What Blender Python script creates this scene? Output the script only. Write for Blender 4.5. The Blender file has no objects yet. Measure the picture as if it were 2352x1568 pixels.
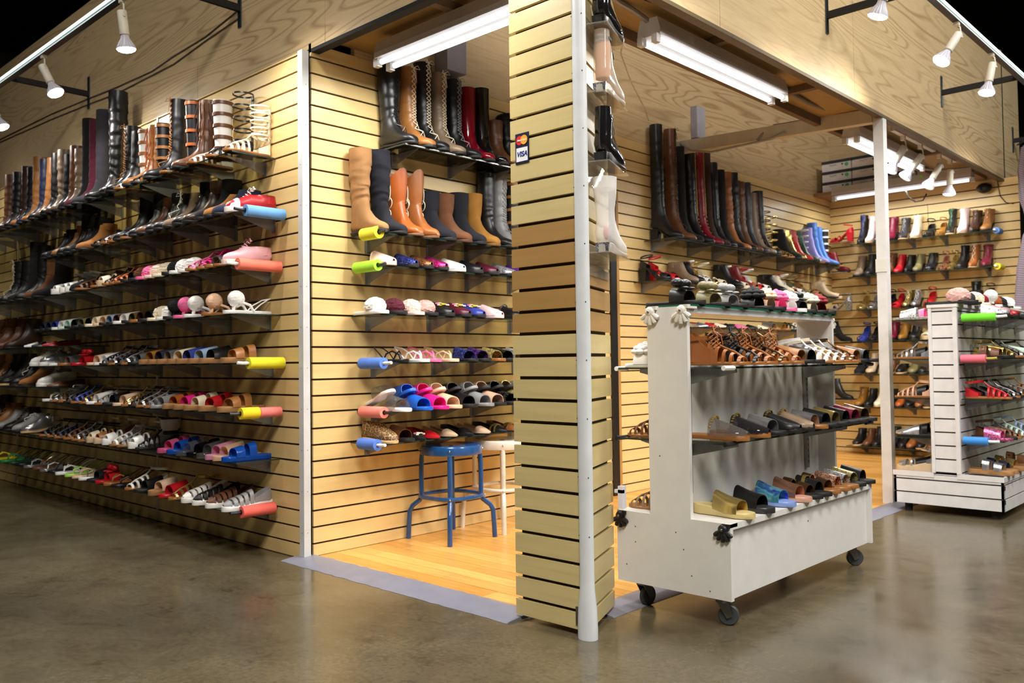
import bpy, bmesh, math, random
from mathutils import Vector, Matrix
random.seed(11)
PI = math.pi
sc = bpy.context.scene
COL = sc.collection
# ------------------------------------------------------------------ camera, world, light, exposure
def setup_camera():
    a, b, c = 0.758, 0.0325, -0.0126
    f = Vector((-math.sin(a)*math.cos(b), math.cos(a)*math.cos(b), math.sin(b)))
    r = Vector((math.cos(a), math.sin(a), 0)); u = r.cross(f)
    R = r*math.cos(c) + u*math.sin(c); U = u*math.cos(c) - r*math.sin(c)
    cam = bpy.data.cameras.new('camera'); o = bpy.data.objects.new('camera', cam); COL.objects.link(o)
    M = Matrix((R, U, -f)).transposed().to_4x4(); M.translation = Vector((1.4641, -2.2483, 0.8985))
    o.matrix_world = M
    cam.sensor_width = 36; cam.lens = 1980.6/2352*36
    cam.shift_x = 8.1/2352; cam.shift_y = -18.3/2352
    cam.clip_end = 60; cam.clip_start = .05
    cam.dof.use_dof = True; cam.dof.focus_distance = 2.95; cam.dof.aperture_fstop = 5.0
    sc.camera = o
setup_camera()
w = bpy.data.worlds.new('world'); sc.world = w; w.use_nodes = True
w.node_tree.nodes['Background'].inputs[0].default_value = (1.0, .90, .76, 1)
w.node_tree.nodes['Background'].inputs[1].default_value = .10
sc.view_settings.view_transform = 'Standard'; sc.view_settings.look = 'None'
sc.view_settings.exposure = 0.2; sc.view_settings.gamma = 1; sc.view_settings.use_curve_mapping = False
def area(name, loc, size, power, col=(1, .93, .82), rot=(0, 0, 0)):
    l = bpy.data.lights.new(name, 'AREA'); l.shape = 'RECTANGLE'; l.size, l.size_y = size; l.energy = power; l.color = col
    o = bpy.data.objects.new(name, l); COL.objects.link(o); o.location = loc; o.rotation_euler = rot
# unseen fill lights, added over the aisles to raise the general brightness
area('aisle_fill', (2.6, -3.2, 5.4), (1.6, 1.6), 430, (1, .95, .87))
area('aisle_fill', (-3.5, -3.4, 5.4), (1.8, 1.8), 60, (1, .95, .88))
area('aisle_fill', (2.8, 3.0, 5.4), (1.6, 1.6), 200, (1, .97, .92))
area('aisle_fill', (4.4, 1.2, 4.8), (2.0, 1.2), 120, (1, .98, .95), (0, math.radians(50), 0))  # tilted side fill, added to brighten the cart's recessed spine
TUBE_E = 1.2
SPOT_W = 34.0
# ------------------------------------------------------------------ materials
def S(r, g=None, b=None):
    if g is None: r, g, b = r
    f = lambda c: (c/255/12.92) if c <= 10.3 else ((c/255+.055)/1.055)**2.4
    return (f(r), f(g), f(b), 1)
MC = {}
def nt(name):
    m = bpy.data.materials.new(name); m.use_nodes = True
    return m, m.node_tree.nodes, m.node_tree.links, m.node_tree.nodes['Principled BSDF']
def coord(N, L, scale, kind='Object'):
    t = N.new('ShaderNodeTexCoord'); mp = N.new('ShaderNodeMapping'); mp.inputs['Scale'].default_value = scale
    L.new(t.outputs[kind], mp.inputs[0]); return mp.outputs[0]
def noise(N, L, vec, scale, detail=3, dist=0, rough=.5):
    n = N.new('ShaderNodeTexNoise'); n.inputs['Scale'].default_value = scale; n.inputs['Detail'].default_value = detail
    n.inputs['Distortion'].default_value = dist; n.inputs['Roughness'].default_value = rough
    L.new(vec, n.inputs['Vector']); return n.outputs['Fac']
def ramp(N, L, fac, stops):
    r = N.new('ShaderNodeValToRGB'); L.new(fac, r.inputs[0]); e = r.color_ramp.elements
    while len(e) < len(stops): e.new(.5)
    for i, (p, c) in enumerate(stops): e[i].position = p; e[i].color = c
    return r.outputs[0]
def mix(N, L, a, b, fac, mode='MIX'):
    m = N.new('ShaderNodeMix'); m.data_type = 'RGBA'; m.blend_type = mode
    for sk, v in ((m.inputs[6], a), (m.inputs[7], b)):
        if isinstance(v, tuple): sk.default_value = v
        else: L.new(v, sk)
    if isinstance(fac, (int, float)): m.inputs[0].default_value = fac
    else: L.new(fac, m.inputs[0])
    return m.outputs[2]
def bump(N, L, B, h, st, d=.01):
    b = N.new('ShaderNodeBump'); b.inputs['Strength'].default_value = st; b.inputs['Distance'].default_value = d
    L.new(h, b.inputs['Height']); L.new(b.outputs[0], B.inputs['Normal'])
def plain(col, rough=.5, metal=0, spec=.5, coat=0, name=None, nz=.06):
    k = ('p', tuple(col), rough, metal, coat)
    if k in MC: return MC[k]
    m, N, L, B = nt(name or 'paint'); c = S(*col)
    v = noise(N, L, coord(N, L, (1, 1, 1)), 14, 2)
    d = tuple(x*(1-nz) for x in c[:3])+(1,); h = tuple(min(1, x*(1+nz)) for x in c[:3])+(1,)
    L.new(ramp(N, L, v, [(.3, d), (.7, h)]), B.inputs['Base Color'])
    B.inputs['Roughness'].default_value = rough; B.inputs['Metallic'].default_value = metal; B.inputs['Coat Weight'].default_value = coat
    B.inputs['Coat Roughness'].default_value = .05
    MC[k] = m; return m
def emis(col, st):
    k = ('e', col, st)
    if k in MC: return MC[k]
    m, N, L, B = nt('glow_surface'); B.inputs['Base Color'].default_value = (.8, .8, .8, 1)
    B.inputs['Emission Color'].default_value = S(*col); B.inputs['Emission Strength'].default_value = st
    MC[k] = m; return m
def glassy(tint, rough=.02, name='glass', ior=1.45, milk=0):
    k = ('g', tint, rough, milk)
    if k in MC: return MC[k]
    m = bpy.data.materials.new(name); m.use_nodes = True; N = m.node_tree.nodes; L = m.node_tree.links; N.clear()
    o = N.new('ShaderNodeOutputMaterial'); t = N.new('ShaderNodeBsdfTransparent'); g = N.new('ShaderNodeBsdfGlossy'); mx = N.new('ShaderNodeMixShader'); fr = N.new('ShaderNodeFresnel')
    v = noise(N, L, coord(N, L, (1, 1, 1)), 3, 2); c = S(*tint)
    L.new(ramp(N, L, v, [(.3, tuple(x*.94 for x in c[:3])+(1,)), (.7, c)]), t.inputs[0])
    g.inputs['Roughness'].default_value = rough; fr.inputs[0].default_value = ior
    ge = N.new('ShaderNodeNewGeometry'); iv = N.new('ShaderNodeMath'); iv.operation = 'SUBTRACT'; iv.inputs[0].default_value = 1; L.new(ge.outputs['Backfacing'], iv.inputs[1])
    mu = N.new('ShaderNodeMath'); mu.operation = 'MULTIPLY'; L.new(fr.outputs[0], mu.inputs[0]); L.new(iv.outputs[0], mu.inputs[1])
    L.new(mu.outputs[0], mx.inputs[0]); L.new(t.outputs[0], mx.inputs[1]); L.new(g.outputs[0], mx.inputs[2]); last = mx
    if milk:
        d = N.new('ShaderNodeBsdfDiffuse'); d.inputs[0].default_value = tuple(min(1, x*1.02) for x in c[:3])+(1,)
        m2 = N.new('ShaderNodeMixShader'); m2.inputs[0].default_value = milk; L.new(mx.outputs[0], m2.inputs[1]); L.new(d.outputs[0], m2.inputs[2]); last = m2
    L.new(last.outputs[0], o.inputs[0]); MC[k] = m; return m
def wood_maple(base, var=.08, name='maple_laminate', rough=.38, s=(1.2, 1.2, 16)):
    m, N, L, B = nt(name); c = S(*base)
    vec = coord(N, L, s); n1 = noise(N, L, vec, 2.2, 6, .4); n2 = noise(N, L, coord(N, L, (.9, .9, .9)), 1.3, 2)
    d = tuple(x*(1-var*2.2) for x in c[:3])+(1,); h = tuple(min(1, x*(1+var)) for x in c[:3])+(1,)
    col = ramp(N, L, n1, [(.25, d), (.55, c), (.8, h)])
    col = mix(N, L, col, tuple(x*.86 for x in c[:3])+(1,), n2); L.new(col, B.inputs['Base Color'])
    B.inputs['Roughness'].default_value = rough; return m
def wood_ply(name, light, dark, ax=0):
    m, N, L, B = nt(name); sx = [3.2, 3.2, 3.2]; sx[ax] = .26
    vec = coord(N, L, tuple(sx)); n = noise(N, L, vec, 1.0, 2, .25)
    mu = N.new('ShaderNodeMath'); mu.operation = 'MULTIPLY'; mu.inputs[1].default_value = 64; L.new(n, mu.inputs[0])
    fr = N.new('ShaderNodeMath'); fr.operation = 'PINGPONG'; fr.inputs[1].default_value = 1; L.new(mu.outputs[0], fr.inputs[0])
    fine = noise(N, L, coord(N, L, tuple(v*9 for v in sx)), 3, 4)
    ring = ramp(N, L, fr.outputs[0], [(0, S(*dark)), (.45, S(*light)), (1, S(*light))])
    broad = noise(N, L, vec, .7, 2)
    msk = ramp(N, L, broad, [(.36, (.12, .12, .12, 1)), (.58, (.62, .62, .62, 1))])
    col = mix(N, L, S(*light), ring, msk)
    col = mix(N, L, col, ramp(N, L, fine, [(.3, (.8, .8, .8, 1)), (.7, (1.04, 1.04, 1.04, 1))]), .55, 'MULTIPLY')
    L.new(col, B.inputs['Base Color']); B.inputs['Roughness'].default_value = .5; return m
def concrete():
    m, N, L, B = nt('polished_concrete'); v = coord(N, L, (1, 1, 1))
    a = noise(N, L, v, .8, 5, .6, .6); b = noise(N, L, v, 7, 7, .2, .72); c = noise(N, L, v, 60, 3)
    col = ramp(N, L, a, [(.28, S(70, 62, 48)), (.5, S(94, 85, 65)), (.72, S(112, 102, 80))])
    col = mix(N, L, col, ramp(N, L, b, [(.30, (.35, .33, .30, 1)), (.42, (.88, .87, .85, 1)), (.55, (1, 1, 1, 1)), (.72, (1.2, 1.18, 1.14, 1))]), .75, 'MULTIPLY')
    col = mix(N, L, col, ramp(N, L, c, [(.3, (.62, .62, .62, 1)), (.6, (1.08, 1.08, 1.08, 1))]), .6, 'MULTIPLY')
    L.new(col, B.inputs['Base Color'])
    rg = ramp(N, L, b, [(.3, (.16, .16, .16, 1)), (.8, (.30, .30, .30, 1))]); L.new(rg, B.inputs['Roughness'])
    B.inputs['Specular IOR Level'].default_value = .6
    bump(N, L, B, b, .05, .01); return m
def planks():
    m, N, L, B = nt('oak_laminate'); v = coord(N, L, (1, 1, 1))
    br = N.new('ShaderNodeTexBrick'); L.new(v, br.inputs[0]); br.inputs['Scale'].default_value = 1
    br.inputs['Brick Width'].default_value = .9; br.inputs['Row Height'].default_value = .085; br.inputs['Mortar Size'].default_value = .0012
    br.inputs['Color1'].default_value = S(232, 178, 98); br.inputs['Color2'].default_value = S(208, 146, 68); br.inputs['Mortar'].default_value = S(150, 100, 48)
    br.offset = .37; g = noise(N, L, coord(N, L, (1.5, 22, 1)), 2.5, 5, .5)
    col = mix(N, L, br.outputs[0], ramp(N, L, g, [(.3, (.78, .74, .68, 1)), (.6, (1.08, 1.06, 1.04, 1))]), .8, 'MULTIPLY')
    L.new(col, B.inputs['Base Color']); B.inputs['Roughness'].default_value = .3; return m
MAPLE = wood_maple((234, 201, 137)); MAPLE2 = wood_maple((214, 194, 136), .10, 'worn_maple_laminate'); BARE = wood_maple((172, 132, 72), .10, 'bare_fibreboard', .6)
GROOVE = plain((46, 31, 17), .8, name='groove_core')
PLYX = wood_ply('plywood_x', (200, 174, 132), (140, 108, 70), 0); PLYY = wood_ply('plywood_y', (206, 180, 136), (142, 100, 54), 1)
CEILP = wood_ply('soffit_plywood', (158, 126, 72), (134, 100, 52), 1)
CONC = concrete(); PLANK = planks()
WHITE = plain((208, 207, 205), .4, name='white_paint'); WHITEW = plain((216, 214, 212), .5, name='white_panel'); DARK = plain((20, 18, 17), .8, name='dark_steel'); BLACK = plain((16, 16, 18), .45, name='black_rubber')
STEEL = plain((150, 150, 152), .3, 1, name='steel'); CHROME = plain((220, 220, 225), .12, 1, name='chrome')
GLASS = glassy((204, 204, 188), name='smoky_glass'); GEDGE = plain((38, 52, 44), .15, name='glass_edge'); ACRYL = glassy((236, 232, 224), .02, 'acrylic', 1.45, .16); ACRB = glassy((206, 206, 212), .1, 'acrylic_bracket', 1.45, .28)
# ------------------------------------------------------------------ mesh helpers
class MB:
    def __init__(s): s.v = []; s.f = []; s.m = []
    def add(s, vs, fs, mi=0):
        o = len(s.v); s.v += [tuple(p) for p in vs]; s.f += [tuple(i+o for i in f) for f in fs]; s.m += [mi]*len(fs); return s
    def box(s, x0, x1, y0, y1, z0, z1, mi=0):
        return s.add([(x0, y0, z0), (x1, y0, z0), (x1, y1, z0), (x0, y1, z0), (x0, y0, z1), (x1, y0, z1), (x1, y1, z1), (x0, y1, z1)],
              [(0, 3, 2, 1), (4, 5, 6, 7), (0, 1, 5, 4), (1, 2, 6, 5), (2, 3, 7, 6), (3, 0, 4, 7)], mi)
    def loft(s, rings, cap=True, closed=True, mi=0, loop=False):
        n = len(rings[0]); vs = [p for r in rings for p in r]; fs = []; R = len(rings)
        for i in range(R if loop else R-1):
            a = i*n; b = ((i+1) % R)*n
            for j in range(n if closed else n-1):
                k = (j+1) % n; fs.append((a+j, a+k, b+k, b+j))
        if cap and not loop: fs.append(tuple(range(n))[::-1]); fs.append(tuple((R-1)*n+j for j in range(n)))
        return s.add(vs, fs, mi)
    def tube(s, pts, r, n=7, mi=0, loop=False, flat=1):
        pts = [Vector(p) for p in pts]; rings = []; N = len(pts); up = Vector((0, 0, 1)); prev = None
        for i, p in enumerate(pts):
            if loop: d = pts[(i+1) % N]-pts[i-1]
            else: d = pts[min(i+1, N-1)]-pts[max(i-1, 0)]
            d.normalize()
            if prev is None: a = d.cross(up); a = a if a.length > .1 else d.cross(Vector((1, 0, 0)))
            else: a = prev-d*prev.dot(d)
            a.normalize(); prev = a; b = d.cross(a); rr = r[i] if isinstance(r, (list, tuple)) else r
            rings.append([p+(a*math.cos(t)*flat+b*math.sin(t))*rr for t in [2*PI*j/n for j in range(n)]])
        return s.loft(rings, mi=mi, loop=loop)
    def lathe(s, prof, n=24, c=(0, 0, 0), mi=0, cap=True):
        return s.loft([[(c[0]+r*math.cos(2*PI*j/n), c[1]+r*math.sin(2*PI*j/n), c[2]+z) for j in range(n)] for r, z in prof], cap=cap, mi=mi)
    def ball(s, c, r, seg=8, ring=6, sc3=(1, 1, 1), mi=0, fuzz=0, rnd=None):
        rings = []
        for i in range(ring+1):
            t = PI*(i+.02)/(ring+.04); row = []
            for j in range(seg):
                q = r*(1+(rnd.uniform(-fuzz, fuzz) if fuzz else 0)); a = 2*PI*j/seg
                row.append((c[0]+q*math.sin(t)*math.cos(a)*sc3[0], c[1]+q*math.sin(t)*math.sin(a)*sc3[1], c[2]-q*math.cos(t)*sc3[2]))
            rings.append(row)
        return s.loft(rings, mi=mi)
    def mesh(s, name, smooth=35, nm=1):
        me = bpy.data.meshes.new(name); me.from_pydata(s.v, [], s.f); me.polygons.foreach_set('material_index', s.m)
        for _ in range(nm): me.materials.append(None)
        bm = bmesh.new(); bm.from_mesh(me); bmesh.ops.recalc_face_normals(bm, faces=bm.faces); bm.to_mesh(me); bm.free()
        if smooth:
            me.shade_smooth(); me.set_sharp_from_angle(angle=math.radians(smooth))
        me.update(); return me
    def build(s, name, mats, parent=None, loc=None, rot=None, smooth=35):
        mats = mats if isinstance(mats, (list, tuple)) else [mats]
        return link(name, s.mesh(name, smooth, len(mats)), mats, parent, loc, rot)
def link(name, me, mats, parent=None, loc=None, rot=None):
    o = bpy.data.objects.new(name, me); COL.objects.link(o)
    mats = mats if isinstance(mats, (list, tuple)) else [mats]
    for i, m in enumerate(mats):
        if i < len(o.material_slots): o.material_slots[i].link = 'OBJECT'; o.material_slots[i].material = m
    if parent: o.parent = parent
    if loc: o.location = loc
    if rot: o.rotation_euler = rot
    return o
def tag(o, label=None, cat=None, group=None, kind=None):
    if label: o['label'] = label
    if cat: o['category'] = cat
    if group: o['group'] = group
    if kind: o['kind'] = kind
    return o
def thing(name, loc=(0, 0, 0), rz=0, label=None, cat=None, group=None):
    o = bpy.data.objects.new(name, None); COL.objects.link(o); o.location = loc; o.rotation_euler = (0, 0, rz); o.empty_display_size = .1
    return tag(o, label, cat, group)
def struct(o): o['kind'] = 'structure'; return o
# ------------------------------------------------------------------ slat panels: local x along, -y outwards (face at y=0), z up
PZ = .0762
def slats(mb, x0, x1, z0, z1, off, gap=.0092, th=.011, back=.010, mi=0, mg=1, bare=None, side=0):
    mb.box(x0+side, x1-side, th, th+back, z0, z1, mg)
    k = math.floor((z0-off)/PZ); lo = z0
    while lo < z1-1e-4:
        k += 1; g = k*PZ+off; hi = min(g-gap/2, z1)
        if hi > lo+.004: mb.box(x0, x1, 0, th, lo, hi, 2 if (bare and bare[0] < (lo+hi)/2 < bare[1]) else mi)
        lo = g+gap/2
    return mb
XA, YB, XH, YH, ZH = -1.9735, 5.93, -.467, .05, 2.378
# ------------------------------------------------------------------ room shell
m = MB(); m.box(-14, 9, -12, 16, -.1, 0); struct(m.build('floor', CONC, smooth=0))
m = MB(); m.box(XA, XH, .06, YB, 0.0, .006); struct(m.build('floor_laminate', PLANK, smooth=0))
m = slats(MB(), -8.2, -2.008, .004, 2.365, -.0085); struct(m.build('wall_front', [MAPLE, GROOVE], smooth=0))
for i, x in enumerate((-3.485, -5.92)):
    m = MB(); m.box(x-.010, x+.010, -.005, 0, .004, 2.36); struct(m.build('trim_%d' % (i+1), plain((206, 198, 180), .4, name='seam_strip'), smooth=0))
m = slats(MB(), .05, YB, .008, 2.415, -.0125); struct(m.build('wall_left', [MAPLE, GROOVE], loc=(XA, 0, 0), rot=(0, 0, PI/2), smooth=0))
m = slats(MB(), XA, -.36, .008, 2.40, -.03); struct(m.build('wall_back', [MAPLE, GROOVE], loc=(0, YB, 0), smooth=0))
m = MB(); m.box(XA-.03, XA, .3, YB+.03, 2.416, 3.5); struct(m.build('wall_left_upper', PLYY, smooth=0))
m = MB(); m.box(XA, XH, YB, YB+.03, 2.401, 3.5); struct(m.build('wall_back_upper', PLYX, smooth=0))
# plywood header bands (fascia), thin panels with seams, dark lower edge rail
for k, (a, b) in enumerate(((-8.2, -5.35), (-5.346, -3.10), (-3.096, -1.86), (-1.857, XH))):
    m = MB(); m.box(a, b, YH, YH+.02, ZH+.012, 3.42); struct(m.build('wall_header_front', PLYX, smooth=0))
for k, (a, b) in enumerate(((YH, 1.20), (1.204, 2.73), (2.733, 4.43), (4.433, 6.47))):
    m = MB(); m.box(XH-.02, XH, a, b, ZH+.012, 3.42); struct(m.build('wall_header_right', PLYY, smooth=0))
m = MB(); m.box(-8.2, XH-.02, YH+.0, YH+.045, ZH-.006, ZH+.012); struct(m.build('trim_3', DARK, smooth=0))
m = MB(); m.box(XH-.045, XH, YH, 6.47, ZH-.006, ZH+.012); struct(m.build('trim_4', plain((90, 74, 48), .6, name='dull_rail'), smooth=0))
# soffit boards inside the header, with joists
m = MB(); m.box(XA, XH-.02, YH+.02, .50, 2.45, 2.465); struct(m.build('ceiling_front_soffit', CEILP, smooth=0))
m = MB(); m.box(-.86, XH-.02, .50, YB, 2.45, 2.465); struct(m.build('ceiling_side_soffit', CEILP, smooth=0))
jm = plain((104, 82, 56), .7, name='joist_wood')
for a in (-1.25,):
    m = MB(); m.box(a, a+.04, YH+.03, .5, 2.41, 2.45); struct(m.build('ceiling_joist', jm, smooth=0))
for b in (1.42, 2.42, 3.3, 4.6, 5.5):
    m = MB(); m.box(-.9, XH-.05, b, b+.04, 2.41, 2.45); struct(m.build('ceiling_joist', jm, smooth=0))
m = MB(); m.box(-.90, -.86, .50, YB, 2.40, 2.48); struct(m.build('ceiling_beam', jm, smooth=0))
# hall above
hall = plain((30, 25, 20), .9, name='hall_ceiling_paint')
m = MB(); m.box(-14, 9, -12, 16, 6.0, 6.1); struct(m.build('ceiling', hall, smooth=0))
m = MB()
for x in (-9, -6.2, -3.4, -.6, 2.2): m.box(x, x+.18, -6, 14, 5.6, 6.0)
struct(m.build('ceiling_girder', plain((44, 38, 32), .9, name='girder_paint'), smooth=0))
m = MB(); m.box(-.5, 1.2, 8.2, 10.2, 5.2, 5.3); struct(m.build('ceiling_duct', plain((96, 94, 92), .8, name='duct_metal'), smooth=0))
m = MB(); m.box(-14, -13.9, -12, 16, 0, 6); m.box(8.9, 9, -12, 16, 0, 6); m.box(-14, 9, 15.9, 16, 0, 6); m.box(-14, 9, -12, -11.9, 0, 6)
struct(m.build('wall_hall', plain((66, 60, 52), .9, name='hall_wall'), smooth=0))
# ------------------------------------------------------------------ posts, pillar
def guard(name, loc, rz, label, prof, top, mat=WHITE):
    t = thing(name, loc, rz, label, 'corner guard'); m = MB(); m.loft([[(x, y, 0) for x, y in prof], [(x, y, top) for x, y in prof]]); m.build('angle_strip', mat, t, smooth=0)
    h = MB()
    for i in range(int(top/.19)):
        h.ball((.017, -.0003, .12+i*.19), .0018, 6, 4); h.ball((.0343, .02, .12+i*.19), .0018, 6, 4)
    h.build('screw_holes', DARK, t); return t
guard('corner_guard', (-2.004, -.003, 0), 0, 'white perforated metal angle strip on the shop front left corner', [(-.004, 0), (.034, 0), (.034, .036), (.031, .036), (.031, .004), (-.004, .004)], 2.372)
pil = struct(bpy.data.objects.new('wall_pillar', None)); COL.objects.link(pil)
m = slats(MB(), -.615, -.31, .02, 3.0, .003, gap=.0115, th=.014, back=.006, bare=(.99, 1.36), side=.02); m.build('pillar_front_slats', [MAPLE2, GROOVE, BARE], pil, loc=(0, -.03, 0), smooth=0)
ang = math.atan2(.928, -.373)
m = slats(MB(), .0, .308, .02, 3.0, .003, gap=.0115, th=.014, back=.006, bare=(.99, 1.2), side=.02); m.build('pillar_side_slats', [MAPLE2, GROOVE, BARE], pil, loc=(-.305, -.005, 0), rot=(0, 0, ang), smooth=0)
m = MB(); m.loft([[(-.59, -.008, z), (-.33, -.008, z), (-.44, .255, z), (-.59, .255, z)] for z in (.03, 3.0)]); m.build('pillar_core', plain((188, 184, 176), .6, name='core_white'), pil, smooth=0)
t = thing('corner_guard', (-.298, -.03, 0), 0, 'white rounded bumper strip on the front edge of the slatted pillar', 'corner guard')
m = MB(); rr = []
for z, k in ((.0, 1.38), (.03, 1.40), (.10, 1.30), (.16, 1.04), (.22, 1), (3.0, 1)):
    rr.append([(.025*k*math.cos(a), .021*k*math.sin(a), z) for a in [2*PI*j/20 for j in range(20)]])
m.loft(rr); m.build('rounded_strip', plain((214, 218, 220), .35, name='bumper_plastic'), t)
m = MB()
for i in range(14):
    for s in (-1, 1): m.ball((s*.021, -.012, .14+i*.19), .0022, 6, 4)
m.build('screw_heads', plain((90, 90, 92), .4, 1, name='screw_steel'), t)
m = MB(); m.box(-.345, -.322, -.034, -.0305, .035, .095); tag(m.build('steel_plate', STEEL, smooth=0), 'small grey steel plate screwed low beside the white pillar bumper', 'plate')
# sticker on the pillar
t = thing('payment_sticker', (-.5565, -.0325, 1.645), 0, 'dark blue payment card sticker with two card logos on the slatted pillar', 'sticker')
m = MB(); m.box(-.0315, .0315, -.0008, 0.002, -.053, .053); m.build('sticker_backing', plain((26, 28, 60), .4, name='navy_print'), t, smooth=0)
m = MB(); m.box(-.0265, .0265, -.0014, -.0008, -.046, .002); m.build('white_field', plain((236, 236, 240), .4, name='white_print'), t, smooth=0)
for x, c in ((-.0105, (206, 44, 40)), (.0105, (240, 168, 48))):
    m = MB(); m.lathe([(.0165, 0), (.0165, .0006)], 24); m.build('logo_circle', plain(c, .4, name='logo_print'), t, loc=(x, -.0012 if x < 0 else -.0018, .028), rot=(PI/2, 0, 0))
def text(s, size, mat, parent, loc, rot, name, shear=0, bold=0):
    c = bpy.data.curves.new(name, 'FONT'); c.body = s; c.size = size; c.align_x = 'CENTER'; c.align_y = 'CENTER'; c.shear = shear; c.extrude = .0003; c.offset = bold
    o = bpy.data.objects.new(name, c); COL.objects.link(o); o.parent = parent; o.location = loc; o.rotation_euler = rot; 
    bpy.context.view_layer.update(); me = bpy.data.meshes.new_from_object(o.evaluated_get(bpy.context.evaluated_depsgraph_get())); bpy.data.objects.remove(o)
    me.materials.clear(); me.materials.append(mat); o = bpy.data.objects.new(name, me); COL.objects.link(o); o.parent = parent; o.location = loc; o.rotation_euler = rot; return o
text('VISA', .025, plain((30, 48, 120), .4, name='blue_ink'), t, (0, -.0018, -.022), (PI/2, 0, 0), 'card_lettering', .25, .0008)
text('MasterCard', .0085, plain((250, 250, 250), .4, name='white_ink'), t, (0, -.0028, .028), (PI/2, 0, 0), 'logo_lettering', .2, .0003)
# white steel post on the right side of the opening and cross beam
t = thing('support_post', (-.50, 3.20, 0), 0, 'white painted square steel post between the laminate floor and the white kiosk', 'post')
m = MB(); m.box(-.03, .03, -.03, .03, 0, 2.40); m.build('shaft', WHITE, t, smooth=0)
m = MB(); m.box(-.034, .034, -.036, -.030, 1.42, 1.50); m.build('switch_box', plain((206, 204, 196), .4, name='switch_plastic'), t, smooth=0)
m = MB(); m.loft([[(x, 3.17, z), (x, 3.23, z), (x, 3.23, z+.085), (x, 3.17, z+.085)] for x, z in ((XA+.002, 2.41), (-.535, 2.355))]); t = tag(m.build('ceiling_cross_beam', plain((196, 186, 166), .6, name='beam_paint'), smooth=0), kind='structure')
m = MB(); m.tube([(-1.9, 3.15, 2.47), (-1.8, 3.14, 2.40), (-1.65, 3.14, 2.36), (-1.2, 3.15, 2.37), (-1.1, 3.16, 2.4)], .008, 6); m.tube([(-1.2, 3.2, 2.47), (-1.0, 3.2, 2.462), (-.8, 3.19, 2.46)], .01, 6); m.tube([(-1.2, 3.2, 2.46), (-1.26, 3.18, 2.43), (-1.3, 3.16, 2.38)], .012, 6)
tag(m.build('cable', plain((150, 146, 138), .5, name='grey_cable')), 'grey cable loosely tied along the white cross beam', 'cable')
# dark upright with wooden edge against the long wall behind the pillar
m = MB(); m.box(XA, XA+.02, 2.36, 2.42, .0, 2.03); struct(m.build('trim_5', BLACK, smooth=0))
m = MB(); m.box(XA, XA+.022, 2.42, 2.445, .0, 2.03); struct(m.build('trim_6', plain((170, 126, 66), .6, name='edge_wood'), smooth=0))
# thresholds of grey duct tape
def tape(name, pts, label, width=.13):
    m = MB(); rnd = random.Random(5); top = []; n = 40; (x0, y0), (x1, y1) = pts; d = Vector((x1-x0, y1-y0)).normalized(); nn = Vector((-d.y, d.x))
    rings = []
    for i in range(n+1):
        f = i/n; c = Vector((x0, y0)).lerp(Vector((x1, y1)), f); wv = width*(1+rnd.uniform(-.05, .05)); row = []
        for k, (u, z) in enumerate(((-.5, .001), (-.42, .004), (-.1, .009), (.2, .013), (.45, .012), (.5, .009), (.5, .0005), (-.5, .0002))):
            p = c+nn*u*wv; row.append((p.x, p.y, z+(rnd.uniform(0, .0015) if z > .002 else 0)))
        rings.append(row)
    m.loft(rings); return tag(m.build(name, plain((126, 126, 140), .42, name='duct_tape')), label, 'threshold')
tape('taped_threshold', ((-2.03, -.01), (-.60, -.01)), 'grey duct taped threshold between the left corner post and the slatted pillar', .16)
tape('taped_threshold', ((-.43, .20), (-.43, 3.6)), 'grey duct taped threshold running under the white cart towards the white post', .13)
from mathutils import noise as mnoise
# ------------------------------------------------------------------ footwear
CC = dict(black=(22, 21, 23), navyblack=(19, 19, 28), navy=(34, 40, 66), darkbrown=(58, 38, 28), brown=(104, 64, 38), tan=(156, 102, 52), caramel=(154, 92, 44), camel=(150, 108, 66),
 taupe=(134, 112, 90), burgundy=(84, 22, 40), maroon=(116, 24, 50), charcoal=(46, 44, 50), grey=(142, 140, 140), white=(236, 234, 230), cream=(234, 220, 192), nude=(226, 190, 160), beige=(206, 180, 146),
 blush=(240, 206, 192), palepink=(240, 204, 204), pink=(232, 110, 160), softpink=(236, 178, 186), magenta=(226, 30, 132), dustypink=(206, 160, 152), peach=(248, 204, 168), red=(186, 22, 32), darkred=(110, 24, 26), crimson=(126, 8, 30),
 orange=(170, 86, 34), mustard=(150, 102, 38), olive=(120, 110, 70), gold=(216, 190, 118), silver=(200, 200, 206), bronze=(128, 96, 66), rosegold=(208, 150, 124), holo=(120, 150, 220), blue=(48, 62, 150), cobalt=(30, 96, 200),
 lightblue=(150, 180, 214), denim=(70, 120, 196), mint=(196, 222, 210), lime=(170, 220, 90), green=(40, 130, 70), darkgreen=(24, 62, 40), yellow=(222, 200, 40), purple=(88, 36, 128), lilac=(150, 140, 210),
 clear=(226, 222, 218), pinkclear=(238, 170, 200), peachclear=(236, 206, 172), smoke=(150, 146, 150), leopard=(196, 156, 96), rosenude=(214, 168, 140))
METC = {'gold', 'silver', 'bronze', 'rosegold', 'holo'}
CN = dict(softpink='soft pink', navyblack='navy black', darkbrown='dark brown', palepink='pale pink', dustypink='dusty pink', darkred='dark red', lightblue='light blue', darkgreen='dark green', pinkclear='clear pink', peachclear='clear peach', rosegold='rose gold', holo='holographic', rosenude='rosy nude', leopard='leopard print')
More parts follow.
